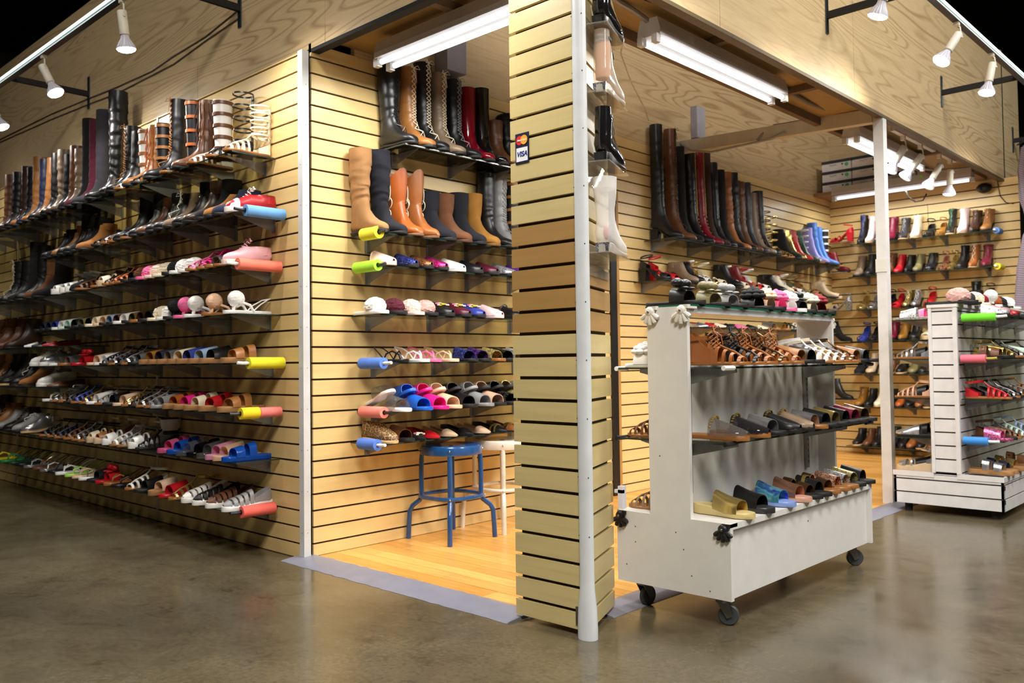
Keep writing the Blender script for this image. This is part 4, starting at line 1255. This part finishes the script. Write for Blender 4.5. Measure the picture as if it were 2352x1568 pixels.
for sgn, x in ((1, -.204), (-1, -.223)):
    for y in (.44, 1.40):
        m = MB(); m.box(min(x, x+sgn*.012), max(x, x+sgn*.012), y-.012, y+.012, .42, .95); m.build('shelf_standard', plain((168, 168, 170), .4, .6, name='grey_steel'), ct, smooth=0)
        m = MB()
        for k in range(20): m.box(min(x+sgn*.0121, x+sgn*.0127), max(x+sgn*.0121, x+sgn*.0127), y-.0015, y+.0015, .44+.024*k, .453+.024*k)
        m.build('standard_slots', DARK, ct, smooth=0)
    for z, ye in ((.865, 1.63), (.609, 1.61)):
        m = MB(); xa, xb = (x, -.002) if sgn > 0 else (-.445, x); m.box(xa, xb, Y0+.02, ye, z, z+.006); xe = xb if sgn > 0 else xa; m.box(xe-.0012, xe+.0012, Y0+.02, ye, z-.0002, z+.0062, 1); m.box(xa, xb, Y0+.018, Y0+.0205, z-.0002, z+.0062, 1)
        m.build('glass_shelf', [CGLASS, GEDGE], ct, smooth=0)
        for y in (.455, 1.385):
            m = MB(); xs = x+sgn*.012; m.loft([[(xs, yy, z-.055), (xs, yy, z-.001), (x+sgn*.19, yy, z-.001), (x+sgn*.19, yy, z-.014)] for yy in (y-.004, y+.004)]); m.build('shelf_bracket', plain((150, 150, 152), .4, .5, name='grey_bracket'), ct, smooth=0)
        for yy, cc in ((Y0+.035, wt if z > .8 else bk), (ye-.03, bk)):
            m = MB(); xe = xb if sgn > 0 else xa; m.tube([(xe, yy-.02, z+.002), (xe, yy+.05, z+.002)], .0085, 8); m.build('edge_wrap', plain(cc, .4, name='tape_wrap'), ct)
for i, (x, y, a) in enumerate(((-.045, .386, .5), (-.375, .40, 1.4), (-.055, 1.49, .7), (-.375, 1.49, .4))):
    m = MB(); m.box(-.03, .03, -.03, .03, .092, .0985); m.lathe([(.024, .078), (.026, .085), (.024, .092)], 16); m.loft([[(-.02, s*.02, .08), (.02, s*.02, .08), (.03, s*.02, .034), (.012, s*.02, .026)] for s in (.85, 1.0)]); m.loft([[(-.02, s*.02, .08), (.02, s*.02, .08), (.03, s*.02, .034), (.012, s*.02, .026)] for s in (-.85, -1.0)])
    f = m.build('caster', plain((120, 118, 114), .4, .8, name='caster_steel'), ct, loc=(x, y, 0), rot=(0, 0, a), smooth=0)
    m = MB(); m.lathe([(.006, -.011), (.031, -.011), (.035, -.007), (.035, .007), (.031, .011), (.006, .011)], 26); m.build('wheel', plain((62, 66, 68), .5, name='wheel_rubber'), f, loc=(.018, 0, .035), rot=(PI/2, 0, 0))
def paw(loc, col, rz=0, fl=1, s=1.0, yr=0):
    m = MB(); m.ball((0, -.004, 0), .019, 12, 8, (1, .55, .9))
    for a in (-100, -72, -42, -12, 20): 
        c = Vector((math.cos(math.radians(a-50))*.030*fl, -.004, math.sin(math.radians(a-50))*.034)); m.tube([(c.x*.3, -.005, c.z*.3), tuple(c), tuple(c*1.25)], [.006, .0085, .006], 8)
    m.box(-.004, .024, -.006, .05, .006, .018); p = m.build('corner_bumper', plain(col, .45, name='soft_rubber'), ct, loc=loc, rot=(0, 0, rz)); p.scale = (s, s, s)
    m = MB(); m.ball((0, -.0155, 0), .0045, 8, 6, (1, .5, 1)); m.build('bumper_screw', STEEL, p)
paw((-.004, Y0-.002, .333), (22, 22, 26), 0, 1); paw((X0+.018, Y0-.002, .333), (22, 22, 26), 0, -1)
paw((-.146, Y0-.004, 1.068), (226, 222, 212), 0, 1, 1.1); paw((-.276, Y0-.004, 1.068), (222, 218, 208), 0, -1, 1.1); paw((-.14, Y1+.01, 1.06), (226, 222, 212), PI/2, 1, .8)
m = MB()
for x, z in ((-.36, .30), (-.19, .30), (-.36, .245), (-.16, .245), (-.40, .16), (-.13, .16), (-.06, .12), (-.25, .56)): m.ball((x, Y0-.0002, z), .0028, 6, 4, (1, .4, 1))
m.ball((.0045, .95, .275), .003, 6, 4); m.build('panel_screws', plain((110, 106, 100), .5, .5, name='screw_heads'), ct)
# shoes peeking out on the cart's left side and base
for a, z, code, c, w, lab in ((.42, .8715, 'rs', 'white', [], 'white ruffled slide on the cart shelf facing the long wall'), (.43, .6155, 'gl', 'brown', ['lace'], 'brown strappy sandal on the cart lower shelf facing the long wall'), (.43, .3525, 'gl', 'taupe', [], 'taupe strappy sandal on the cart base facing the long wall'),
        (.56, .8715, 'sd', 'cream', [], 'cream slide behind the white ruffled slide on the cart'), (.56, .6155, 'sd', 'brown', [], 'brown slide behind the brown strappy sandal on the cart'), (.56, .3525, 'sd', 'black', [], 'black slide behind the taupe sandal on the cart base')):
    r = make_shoe(code, c, w, 0, 3, place('D', -a, .0 if z > .4 else .0, z), -PI+.02, .93); r['label'] = lab; r['group'] = 'footwear on the cart side facing the long wall'
# ------------------------------------------------------------------ white slatted kiosk
kt = thing('slatwall_kiosk', (0, 0, 0), 0, 'white slatted island display unit with shoe shelves, right of the white post', 'display unit')
KW = plain((216, 214, 214), .45, name='white_slat'); KG = plain((34, 26, 22), .8, name='groove_core')
m = slats(MB(), -.40, .177, .05, .225, .0385, .008, .008, .006); m.build('base_front', [KW, KG], kt, loc=(0, 3.0, 0), smooth=0)
m = slats(MB(), 3.0, 5.6, .05, .225, .0385, .008, .008, .006); m.build('base_side', [KW, KG], kt, loc=(.177, 0, 0), rot=(0, 0, PI/2), smooth=0)
m = slats(MB(), -5.6, -3.0, .05, .225, .0385, .008, .008, .006); m.build('base_side', [KW, KG], kt, loc=(-.40, 0, 0), rot=(0, 0, -PI/2), smooth=0)
m = MB(); m.box(-.40, .177, 3.0, 5.6, .222, .228); m.box(-.404, -.178, 2.996, 3.004, .208, .236); m.box(-.055, .181, 2.996, 3.004, .208, .236); m.box(.173, .181, 3.0, 5.6, .208, .236); m.build('base_trim', KW, kt, smooth=0)
m = slats(MB(), -.168, -.056, .236, 1.18, .010, .008, .008, .004); m.build('spine_front', [KW, KG], kt, loc=(0, 3.0, 0), smooth=0)
m = slats(MB(), 3.01, 5.6, .228, 1.18, .010, .008, .008, .004); m.build('spine_side', [KW, KG], kt, loc=(-.039, 0, 0), rot=(0, 0, PI/2), smooth=0)
m = slats(MB(), -5.6, -3.01, .228, 1.18, .010, .008, .008, .004); m.build('spine_side', [KW, KG], kt, loc=(-.183, 0, 0), rot=(0, 0, -PI/2), smooth=0)
m = MB(); m.box(-.056, -.034, 2.994, 3.014, .236, 1.18); m.box(-.186, -.168, 2.994, 3.010, .236, 1.18); m.box(-.190, -.030, 2.990, 5.6, 1.175, 1.192); m.build('corner_trim', KW, kt, smooth=0)
m = MB()
for k in range(13): m.box(-.188, -.1855, 2.998, 3.006, .30+k*PZ-.012, .30+k*PZ+.012)
for k in range(2): m.box(.1775, .183, 2.998, 3.006, .10+k*PZ-.01, .10+k*PZ+.014)
m.build('groove_ends', DARK, kt, smooth=0)
m = MB()
for x in (-.34, .12):
    for y in (3.06, 5.5): m.lathe([(.02, 0), (.022, .05)], 12, (x, y, 0))
m.build('foot', DARK, kt)
for i, z in enumerate((1.115, .885, .657, .428)):
    shelf('K', 3.035, 4.35, z, .205, 'glass shelf on the right side of the white kiosk, %s row' % ROWN[i], 4); shelf('J', -4.35, -3.035, z, .215, 'glass shelf on the left side of the white kiosk, %s row' % ROWN[i], 4)
foam((.155, 3.03, 1.112), (-1, 0, 0), .17, (112, 222, 50), 'lime green foam tube on the white kiosk top shelf', wt, .023); foam((.10, 3.03, .882), (-1, 0, 0), .125, (226, 112, 130), 'pink foam tube on the white kiosk second shelf', (170, 150, 60), .023); foam((.10, 3.03, .425), (-1, 0, 0), .125, (62, 140, 220), 'blue foam tube on the white kiosk fourth shelf', wt, .022)
for z, code, c, w, lab in ((1.1155, 'sd', 'white', ['glitter'], 'white glitter platform slide on kiosk left side, first row'), (.8855, 'gl', 'silver', ['buckle'], 'silver sandal with gold chain strap on kiosk left side'), (.6575, 'gl', 'rosenude', [], 'nude metallic sandal on kiosk left side, third row'), (.4285, 'mu', 'silver', [], 'silver pointed mule with bow on kiosk left side'), (.2285, 'wd', 'silver', [], 'silver strap platform sandal on the kiosk base left side')):
    r = make_shoe(code, c, w, 0, 2, place('J', -3.10, -.0, z), PI+.04, .93); r['label'] = lab; r['group'] = 'footwear on the kiosk left side'
    for q, y in enumerate((3.24, 3.38, 3.52)):
        r = make_shoe(('sd', 'gl', 'sd')[q], ('pink', 'black', 'white')[q] if z > 1 else ('black', 'gold', 'silver')[q], [], 0, 2, place('J', -y, 0, z), PI, .93)
        REG.append([r, desc(('sd', 'gl', 'sd')[q], ('pink', 'black', 'white')[q] if z > 1 else ('black', 'gold', 'silver')[q], []), 'kiosk left side, %s row' % ROWN[(1.1155, .8855, .6575, .4285, .2285).index(z)], y, 'J'])
for i, (x, y, code, c, sc_, rz, lab) in enumerate(((-.20, 3.06, 'fu', 'dustypink', 1.15, 0, 'big fluffy pink fur slide on top of the white kiosk'), (-.19, 3.23, 'fu', 'charcoal', 1.0, 0, 'dark grey fur slide behind the pink one on kiosk top'), (-.19, 3.37, 'fu', 'cream', 1.05, 0, 'cream fur slide on kiosk top between dark and red ones'), (-.19, 3.50, 'fu', 'crimson', 1.0, 0, 'red fur slide on the kiosk top'),
        (-.18, 3.63, 'pp', 'white', 1.0, 0, 'white ball pompom slide on the kiosk top'), (-.18, 3.75, 'fu', 'orange', 1.0, 0, 'orange fur slide on the kiosk top'), (-.18, 3.88, 'fu', 'black', 1.0, 0, 'black fur slide on the kiosk top, right of the orange'), (-.18, 4.02, 'fu', 'white', 1.05, 0, 'white fur slide on the kiosk top at the picture edge'))):
    r = make_shoe(code, c, [], 0, i, (x-.02, y, 1.1925), rz, sc_); r['label'] = lab; r['group'] = 'fluffy slides on the kiosk top'
# ------------------------------------------------------------------ stools
def stool(loc, col, label):
    t = thing('metal_stool', loc, .0, label, 'stool', 'stools in the alcove'); M = plain(col, .22, coat=.5, name='enamelled_steel'); m = MB()
    m.lathe([(.150, .430), (.158, .428), (.160, .434), (.160, .462), (.156, .471), (.148, .475), (.120, .472), (.05, .468), (.012, .468)], 40); m.build('seat', M, t, smooth=30)
    m = MB(); m.lathe([(.012, .4685), (.011, .4695)], 12); m.build('seat_hole', DARK, t)
    m = MB(); m.tube([(.150*math.cos(a)*(1+.06*math.cos(4*(a-PI/4))), .150*math.sin(a)*(1+.06*math.cos(4*(a-PI/4))), .215) for a in [2*PI*j/48 for j in range(48)]], .0105, 10, loop=True); m.build('foot_ring', M, t)
    rv = MB()
    for k in range(4):
        a = PI/4+k*PI/2; c, s = math.cos(a), math.sin(a); m = MB(); pr = [(.146, .45, .010), (.150, .40, .013), (.152, .34, .0125), (.152, .25, .0125), (.150, .222, .0125), (.160, .195, .0125), (.198, .165, .0125), (.212, .14, .0125), (.217, .07, .0125), (.220, 0.0, .0125)]
        m.tube([(r*c, r*s, z) for r, z, _ in pr], [q[2] for q in pr], 12); m.build('leg', M, t)
        for r, z in ((.1615, .452), (.172, .215)): rv.ball((r*c, r*s, z), .005, 8, 6)
    rv.build('rivets', CHROME, t)
stool((-1.80, .76, .006), (30, 74, 128), 'blue metal stool with round seat standing in the alcove')
stool((-1.795, 1.135, .006), (226, 216, 200), 'cream white metal stool right of the blue stool, half behind pillar')
# ------------------------------------------------------------------ fluorescent fixtures
FM = plain((206, 202, 200), .45, name='fixture_enamel'); GL_ = emis((244, 250, 255), TUBE_E)
def fixture(loc, rz, L, label, nt_=2, z0=0, louver=0):
    t = thing('fluorescent_fixture', loc, rz, label, 'ceiling light'); h = L/2; m = MB()
    m.loft([[(x, -.06, .03), (x, .06, .03), (x, .06, .055), (x, .045, .11), (x, -.045, .11), (x, -.06, .055)] for x in (-h, h)]); m.build('housing', FM, t, smooth=0)
    for s in ((-.038, .038) if nt_ == 2 else (0,)):
        m = MB(); m.lathe([(.013, -h+.03), (.013, h-.03)], 14, cap=True); m.build('tube', GL_, t, loc=(0, s, .012), rot=(0, PI/2, 0))
        for e in (-1, 1): m = MB(); m.box(e*h-.016, e*h+.016, s-.014, s+.014, -.006, .032); m.build('tube_holder', FM, t, smooth=0)
    for s in ((-.038, .038) if nt_ == 2 else (0,)):
        l = bpy.data.lights.new('tube_light', 'AREA'); l.shape = 'RECTANGLE'; l.size = L-.08; l.size_y = .018; l.energy = (9 if nt_ == 2 else 12)*L/1.2; l.color = (.98, 1, .97)
        o = bpy.data.objects.new('tube_light', l); COL.objects.link(o); o.parent = t; o.location = (0, s, -.002)
    if louver:
        m = MB(); n = 90
        for i in range(n): x = -h+L*i/n; m.box(x, x+.002, -.062, -.060, -.002, .03)
        m.box(-h, h, -.064, -.062, .028, .034); m.build('ribbed_shield', glassy((230, 226, 235), .2), t, smooth=0)
    return t
fixture((-1.13, .30, 2.30), 0, 1.22, 'two-tube fluorescent fixture in the alcove above the laced boots')
fixture((-.67, 1.555, 2.30), PI/2, 1.24, 'two-tube fluorescent fixture with conduit above the tall heeled boots')
fixture((-.74, 3.98, 2.30), PI/2, 1.25, 'two-tube fluorescent fixture behind the white post and spotlights')
fixture((-1.18, 5.52, 2.335), 0, 1.16, 'single-tube fluorescent fixture under the shelf of shoe boxes', 1, louver=1)
m = MB(); m.lathe([(.012, 0), (.012, .001)], 12); tag(m.build('price_dot', plain((150, 220, 40), .6, name='green_paper'), loc=(-.98, 5.458, 2.425), rot=(PI/2, 0, 0)), 'small lime dot sticker on the back fluorescent fixture', 'sticker')
m = MB(); m.tube([(-.70, .70, 2.45), (-.70, .76, 2.44), (-.69, .84, 2.43), (-.68, .92, 2.41), (-.68, .96, 2.40)], .013, 8); m.tube([(-.70, .55, 2.44), (-.70, .72, 2.445)], .013, 8); tag(m.build('conduit', plain((150, 146, 142), .4, .3, name='conduit_metal')), 'grey conduit bending down to the fixture above tall boots', 'conduit')
m = MB(); m.tube([(-.70, 2.19, 2.40), (-.71, 2.3, 2.43), (-.74, 2.5, 2.43), (-.76, 2.8, 2.44), (-.78, 3.14, 2.47)], .012, 8); m.tube([(-.74, 3.3, 2.44), (-.74, 3.38, 2.42)], .012, 8); tag(m.build('conduit', plain((120, 114, 106), .4, .3, name='conduit_metal')), 'grey conduit running from the fixture to the white cross beam', 'conduit')
m = MB(); m.tube([(-1.0, 4.6, 2.44), (-.9, 4.9, 2.40), (-.75, 5.2, 2.40), (-.62, 5.4, 2.43)], .01, 8); tag(m.build('conduit', plain((170, 170, 172), .4, .3, name='conduit_metal')), 'silver flexible conduit curving behind the inner spotlights', 'conduit')
m = MB(); m.tube([(-.9, 1.068, 2.44), (-1.05, 1.25, 2.43), (-1.3, 1.694, 2.444), (-1.6, 2.25, 2.49), (-1.9, 2.75, 2.56)], .004, 6); tag(m.build('cord', plain((206, 196, 180), .5, name='white_cord')), 'thin white cord hanging down beside the tallest black boot', 'cord')
# track rails, brackets and spotlights in front of the header
RM = plain((26, 30, 30), .3, .4, name='rail_paint')
for nm, lc, rz, ln, lab in (('F', (-4.3, -.45, 2.775), 0, 7.6, 'black lighting rail with bright strip along the left shop front'), ('R', (.03, 3.1, 2.775), PI/2, 6.6, 'black lighting rail with bright strip along the right shop front')):
    t = thing('lighting_rail', lc, rz, lab, 'lighting rail'); h = ln/2; m = MB(); m.box(-h, h, -.018, .018, -.02, .018); m.build('rail', RM, t, smooth=0)
    m = MB(); m.box(-h, h, -.024, -.019, -.002, .012); m.build('light_strip', emis((214, 255, 236), 2.2), t, smooth=0)
    m = MB(); m.box(-h, h, -.021, -.0185, -.019, -.015); m.build('edge_glint', emis((220, 236, 240), .7), t, smooth=0)  # weak emission stands in for the shine along the rail's chrome edge
def arm(p, d, lab):
    t = thing('rail_bracket', p, math.atan2(d[1], d[0]), lab, 'bracket', 'brackets holding the lighting rails'); m = MB(); m.box(.0, .48, -.012, .012, -.018, .018); m.build('arm', DARK, t, smooth=0)
    m = MB(); m.box(0.0005, .006, -.016, .016, -.10, .12); m.build('wall_plate', plain((74, 84, 92), .3, .8, name='plate_steel'), t, smooth=0)
for x, l in ((-4.655, 'left header bracket below the cable, beside the tilted spotlight'), (-2.626, 'left header bracket at the top edge of the picture'), (-6.68, 'left header bracket at the far left')): arm((x, YH-.001, 2.772), (0, -1), 'black steel '+l)
for y, l in ((2.36, 'right header bracket at the top of the picture'), (4.31, 'right header bracket beside the far spotlight'), (6.24, 'right header bracket at the far end')): arm((XH+.001, y, 2.772), (1, 0), 'black steel '+l)
LW = plain((214, 208, 192), .5, name='lamp_enamel'); LB = plain((196, 194, 206), .35, name='bulb_glass')
def spot(top, d, lab, lit=1, power=None, s=1, stem=.03):
    t = thing('spotlight', top, 0, lab, 'spotlight'); d = Vector(d).normalized()
    m = MB(); m.box(-.014, .014, -.014, .014, -.02, .02); m.tube([(0, 0, -.015), (.016, 0, -.03), (.022, 0, -.05-stem), (.012, 0, -.07-stem)], .0045, 6); m.ball((.024, 0, -.06-stem), .007, 8, 6); m.build('yoke', LW, t)
    q = d.to_track_quat('Z', 'Y').to_euler(); c = Vector((0, 0, -.05-stem)); m = MB(); m.lathe([(.022, -.02), (.024, -.017), (.024, .10), (.020, .103)], 18); m.build('barrel', LW, t, loc=c, rot=q)
    m = MB(); rings = []
    for z, r in ((.10, .018), (.12, .022), (.145, .037), (.165, .046), (.172, .047)): rings.append([(r*(1+(.03 if j % 2 else -.03))*math.cos(2*PI*j/40), r*(1+(.03 if j % 2 else -.03))*math.sin(2*PI*j/40), z) for j in range(40)])
    m.loft(rings); m.build('bulb', LB, t, loc=c, rot=q, smooth=20)
    m = MB(); m.lathe([(.0435, .172), (.042, .178), (.03, .184), (.012, .187)], 24); m.build('lens', emis((255, 252, 246), 30 if lit else .8), t, loc=c, rot=q)
    if lit:
        l = bpy.data.lights.new('lamp', 'SPOT'); l.energy = power or SPOT_W; l.spot_size = math.radians(150); l.spot_blend = 1; l.shadow_soft_size = .035; l.color = (1, .96, .90)
        o = bpy.data.objects.new('lamp', l); COL.objects.link(o); o.parent = t; o.location = c+d*.20; o.rotation_euler = (-d).to_track_quat('Z', 'Y').to_euler()
for x, d, l in ((-1.93, (0, .35, -1), 'white spotlight at the top picture edge near the left post'), (-2.90, (0, .12, -1), 'white ribbed spotlight hanging straight from the left rail'), (-4.02, (.45, .30, -1), 'white spotlight tilted right on the left rail'), (-5.0, (.3, .3, -1), 'white spotlight cut by the left picture edge'), (-6.1, (0, .3, -1), 'white spotlight on the left rail beyond the picture'), (-.85, (0, .25, -1), 'white spotlight on the left rail near the pillar, above the picture')):
    spot((x, -.45, 2.755), d, l, 1, SPOT_W*(1 if x > -4.5 else .5 if x > -5.5 else .25))
for y, d, l in ((2.93, (-.45, -.55, -1), 'white spotlight tilted left on the right rail'), (3.62, (-.15, -.22, -1), 'white ribbed spotlight pointing down on the right rail'), (1.9, (-.35, 0, -1), 'white spotlight on right rail above the picture'), (.8, (-.35, 0, -1), 'white spotlight on right rail near the pillar'), (4.9, (-.3, 0, -1), 'white spotlight on right rail beyond the picture')):
    spot((.03, y, 2.755), d, l)
m = MB(); m.box(-.63, -.60, 3.75, 5.1, 2.425, 2.449); tag(m.build('spotlight_track', plain((200, 194, 186), .5, name='track_paint'), smooth=0), 'short white spotlight track under the soffit behind the post', 'track')
for y, d, l, lit in ((3.95, (-.5, -.35, -1), 'inner white spotlight nearest the white post', 0), (4.3, (-.6, -.2, -.8), 'second inner white spotlight from the white post', 0), (4.72, (-.5, -.3, -1), 'third inner white spotlight, ribbed, tilted left', 0), (4.98, (-.1, .1, -1), 'fourth inner white spotlight, lit, facing down', 1)):
    spot((-.615, y, 2.415), d, l, lit, 4)
# cables pinned along the header
m = MB()
for dz in (0, -.035): m.tube([(x, YH-.004, z+dz+.008*math.sin(x*9+dz*50)) for x, z in [(-8, 2.86), (-6.57, 2.82), (-5.36, 2.775), (-4.655, 2.735), (-4.2, 2.715), (-3.67, 2.70), (-3.38, 2.705), (-3.0, 2.73), (-2.64, 2.76)]], .0035, 5)
tag(m.build('cable', plain((70, 58, 50), .5, name='brown_cable')), 'pair of thin dark cables sagging along the left plywood header', 'cable')
m = MB(); m.tube([(-.72, .60, 2.44), (-.60, .75, 2.43), (-.58, 1.0, 2.438), (-.56, 1.3, 2.44)], .003, 5); m.tube([(-1.5, .1, 2.44), (-1.35, .14, 2.41), (-1.2, .12, 2.40), (-1.1, .1, 2.44)], .003, 5); tag(m.build('wire', BLACK), 'loose black wires hanging from the brown soffit', 'wire')
# ------------------------------------------------------------------ boxes, camera, dress, signs
m = MB(); m.box(XA+.002, -.6, 5.56, YB-.002, 2.405, 2.43); tag(m.build('storage_shelf', plain((150, 116, 74), .6, name='shelf_wood'), smooth=0), 'wooden shelf under the stacked shoe boxes at the back', 'shelf')
BW, BL = plain((224, 222, 226), .6, name='box_card'), plain((44, 48, 58), .6, name='box_lid')
def sbox(x, z, lab, wd=.27):
    t = thing('shoe_box', (x, 5.60, z), 0, lab, 'shoe box', 'shoe boxes on the back shelf'); m = MB(); m.box(0, wd, 0, .3, 0, .072); m.build('box', BW, t, smooth=0); m = MB(); m.box(-.003, wd+.003, -.003, .303, .070, .096); m.build('lid', BL, t, smooth=0)
    m = MB(); m.lathe([(.018, 0), (.018, .001)], 14); m.build('green_dot', plain((70, 190, 130), .6, name='green_paper'), t, loc=(wd-.04, -.001, .045), rot=(PI/2, 0, 0)); m = MB(); m.lathe([(.008, 0), (.008, .001)], 8); m.build('dark_dot', DARK, t, loc=(wd-.08, -.001, .052), rot=(PI/2, 0, 0))
    m = MB(); m.tube([(.07+.008*i, -.0015, .048+(.011 if i % 2 else -.003)*(1 if i % 3 else .4)) for i in range(9)], .0013, 4); m.build('scribble', plain((60, 56, 60), .6, name='ink'), t)
for cI, x in enumerate((-1.90, -1.62, -1.34, -1.06)):
    for rI in range(3):
        if cI == 3 and rI == 2: continue
        sbox(x, 2.431+rI*.0975, 'white shoe box with dark lid and green dot, %s of %s column from left' % (('bottom', 'middle', 'top')[rI], ('first', 'second', 'third', 'fourth')[cI]))
t = thing('wall_box', (XA+.002, 3.48, 2.57), PI/2, 'tall grey metal box mounted high on the plywood above the boots', 'electrical box'); m = MB(); m.box(-.06, .06, -.05, 0, 0, .24); m.build('box_body', plain((150, 150, 164), .5, name='grey_enamel'), t, smooth=0); m = MB(); m.box(-.057, .057, -.053, -.05, .005, .235); m.build('box_cover', plain((170, 170, 182), .5, name='grey_enamel'), t, smooth=0)
t = thing('wall_box', (XA+.002, .90, 2.455), PI/2, 'grey box on the plywood behind the alcove light fixture', 'electrical box'); m = MB(); m.box(-.07, .07, -.10, 0, 0, .3); m.build('box_body', plain((150, 148, 160), .5, name='grey_enamel'), t, smooth=0)
t = thing('security_camera', (-.61, YB-.005, 2.33), 0, 'small black dome security camera on the back wall', 'camera'); m = MB(); m.ball((0, -.04, 0), .055, 16, 10, (1.1, .8, .8)); m.build('dome', BLACK, t); m = MB(); m.ball((-.03, -.085, -.01), .024, 12, 8); m.build('eye', plain((60, 60, 64), .1, name='dark_lens'), t)
m = MB(); m.tube([(-.52, YB-.006, 2.39), (-.50, YB-.006, 2.25), (-.46, YB-.006, 2.19), (-.40, YB-.006, 2.17)], .003, 5); tag(m.build('wire', DARK), 'black wire hanging below the security camera', 'wire')
m = MB(); m.tube([(-1.13, 5.52, 2.33), (-1.12, 5.54, 2.28), (-1.08, 5.6, 2.24), (-1.05, 5.7, 2.26), (-1.05, 5.8, 2.33)], .006, 6); m.tube([(-1.06, 5.85, 2.25), (-1.06, 5.87, 1.98)], .0018, 5); tag(m.build('wire', DARK), 'dark wire looping below the back fluorescent fixture', 'wire')
# striped dress on a hanger at the far end of the header
t = thing('striped_dress', (-.10, 5.55, 0), 0, 'mauve and grey striped dress hanging at the right picture edge', 'dress')
def stripes():
    m_, N, L, B = nt('striped_cloth'); wv = N.new('ShaderNodeTexWave'); wv.bands_direction = 'Z'; wv.inputs['Scale'].default_value = 22; wv.inputs['Distortion'].default_value = .3; L.new(coord(N, L, (1, 1, 1)), wv.inputs[0])
    L.new(ramp(N, L, wv.outputs['Fac'], [(.35, S(84, 70, 84)), (.65, S(156, 144, 156))]), B.inputs['Base Color']); B.inputs['Roughness'].default_value = .9; return m_
m = MB(); rings = []
for i, (z, a, b) in enumerate(((1.22, .25, .10), (1.35, .23, .09), (1.6, .20, .08), (1.85, .15, .065), (1.93, .11, .05), (2.0, .13, .06), (2.15, .17, .07), (2.38, .18, .07), (2.55, .15, .05), (2.62, .06, .03))):
    rings.append([((a*(1+.08*math.sin(7*u+i)))*math.cos(u), (b*(1+.22*math.sin(9*u+i*.3)))*math.sin(u), z) for u in [2*PI*j/48 for j in range(48)]])
m.loft(rings); m.build('dress_body', stripes(), t, smooth=80)
m = MB(); m.ball((-.02, -.07, 1.95), .05, 12, 8, (1.1, .6, .8)); m.build('waist_knot', stripes(), t); m = MB(); m.tube([(-.18, 0, 2.58), (0, 0, 2.66), (.18, 0, 2.58)], .006, 6); m.tube([(0, 0, 2.66), (0, 0, 2.74), (.02, 0, 2.76)], .003, 6); m.build('hanger', BLACK, t)
t = thing('grid_panel', (-.05, 6.4, 0), 0, 'black wire grid panel behind the striped dress', 'grid panel'); m = MB()
for i in range(14): m.box(-.30+i*.05, -.296+i*.05, 0, .004, .4, 3.3)
for i in range(58): m.box(-.30, .36, -.004, 0, .4+i*.05, .404+i*.05)
m.build('wires', BLACK, t, smooth=0); m = MB(); m.box(-.31, -.29, -.01, .01, 0, 3.3); m.box(.35, .37, -.01, .01, 0, 3.3); m.build('frame', STEEL, t, smooth=0)
t = thing('hall_lamp', (.25, 7.4, 3.55), .2, 'bright tube lamp far behind at the right picture edge', 'lamp'); m = MB(); m.box(-.02, .6, -.04, .04, 0, .03); m.build('glow_surface', emis((225, 255, 240), 6), t, smooth=0); m = MB(); m.box(-.03, .62, -.05, .05, .03, .08); m.build('lamp_case', STEEL, t, smooth=0)
# purse hanging on back wall and small bits
t = thing('small_purse', (-.69, YB-.03, 1.335), 0, 'small black purse standing on the back wall third shelf', 'purse'); m = MB(); m.box(-.05, .05, -.1, -.02, .002, .12); m.build('purse_body', BLACK, t, smooth=0); m = MB(); m.box(-.012, .012, -.104, -.1, .05, .075); m.build('clasp', fin('gold', set()), t, smooth=0)
m = MB(); m.box(-.385, -.365, .262, .285, .37, .45); m.box(-.40, -.365, .262, .275, .425, .437); tag(m.build('plastic_clip', plain((236, 234, 244), .4, name='white_plastic'), smooth=0), 'white plastic clip on the edge of the slatted pillar', 'clip')
label_all()
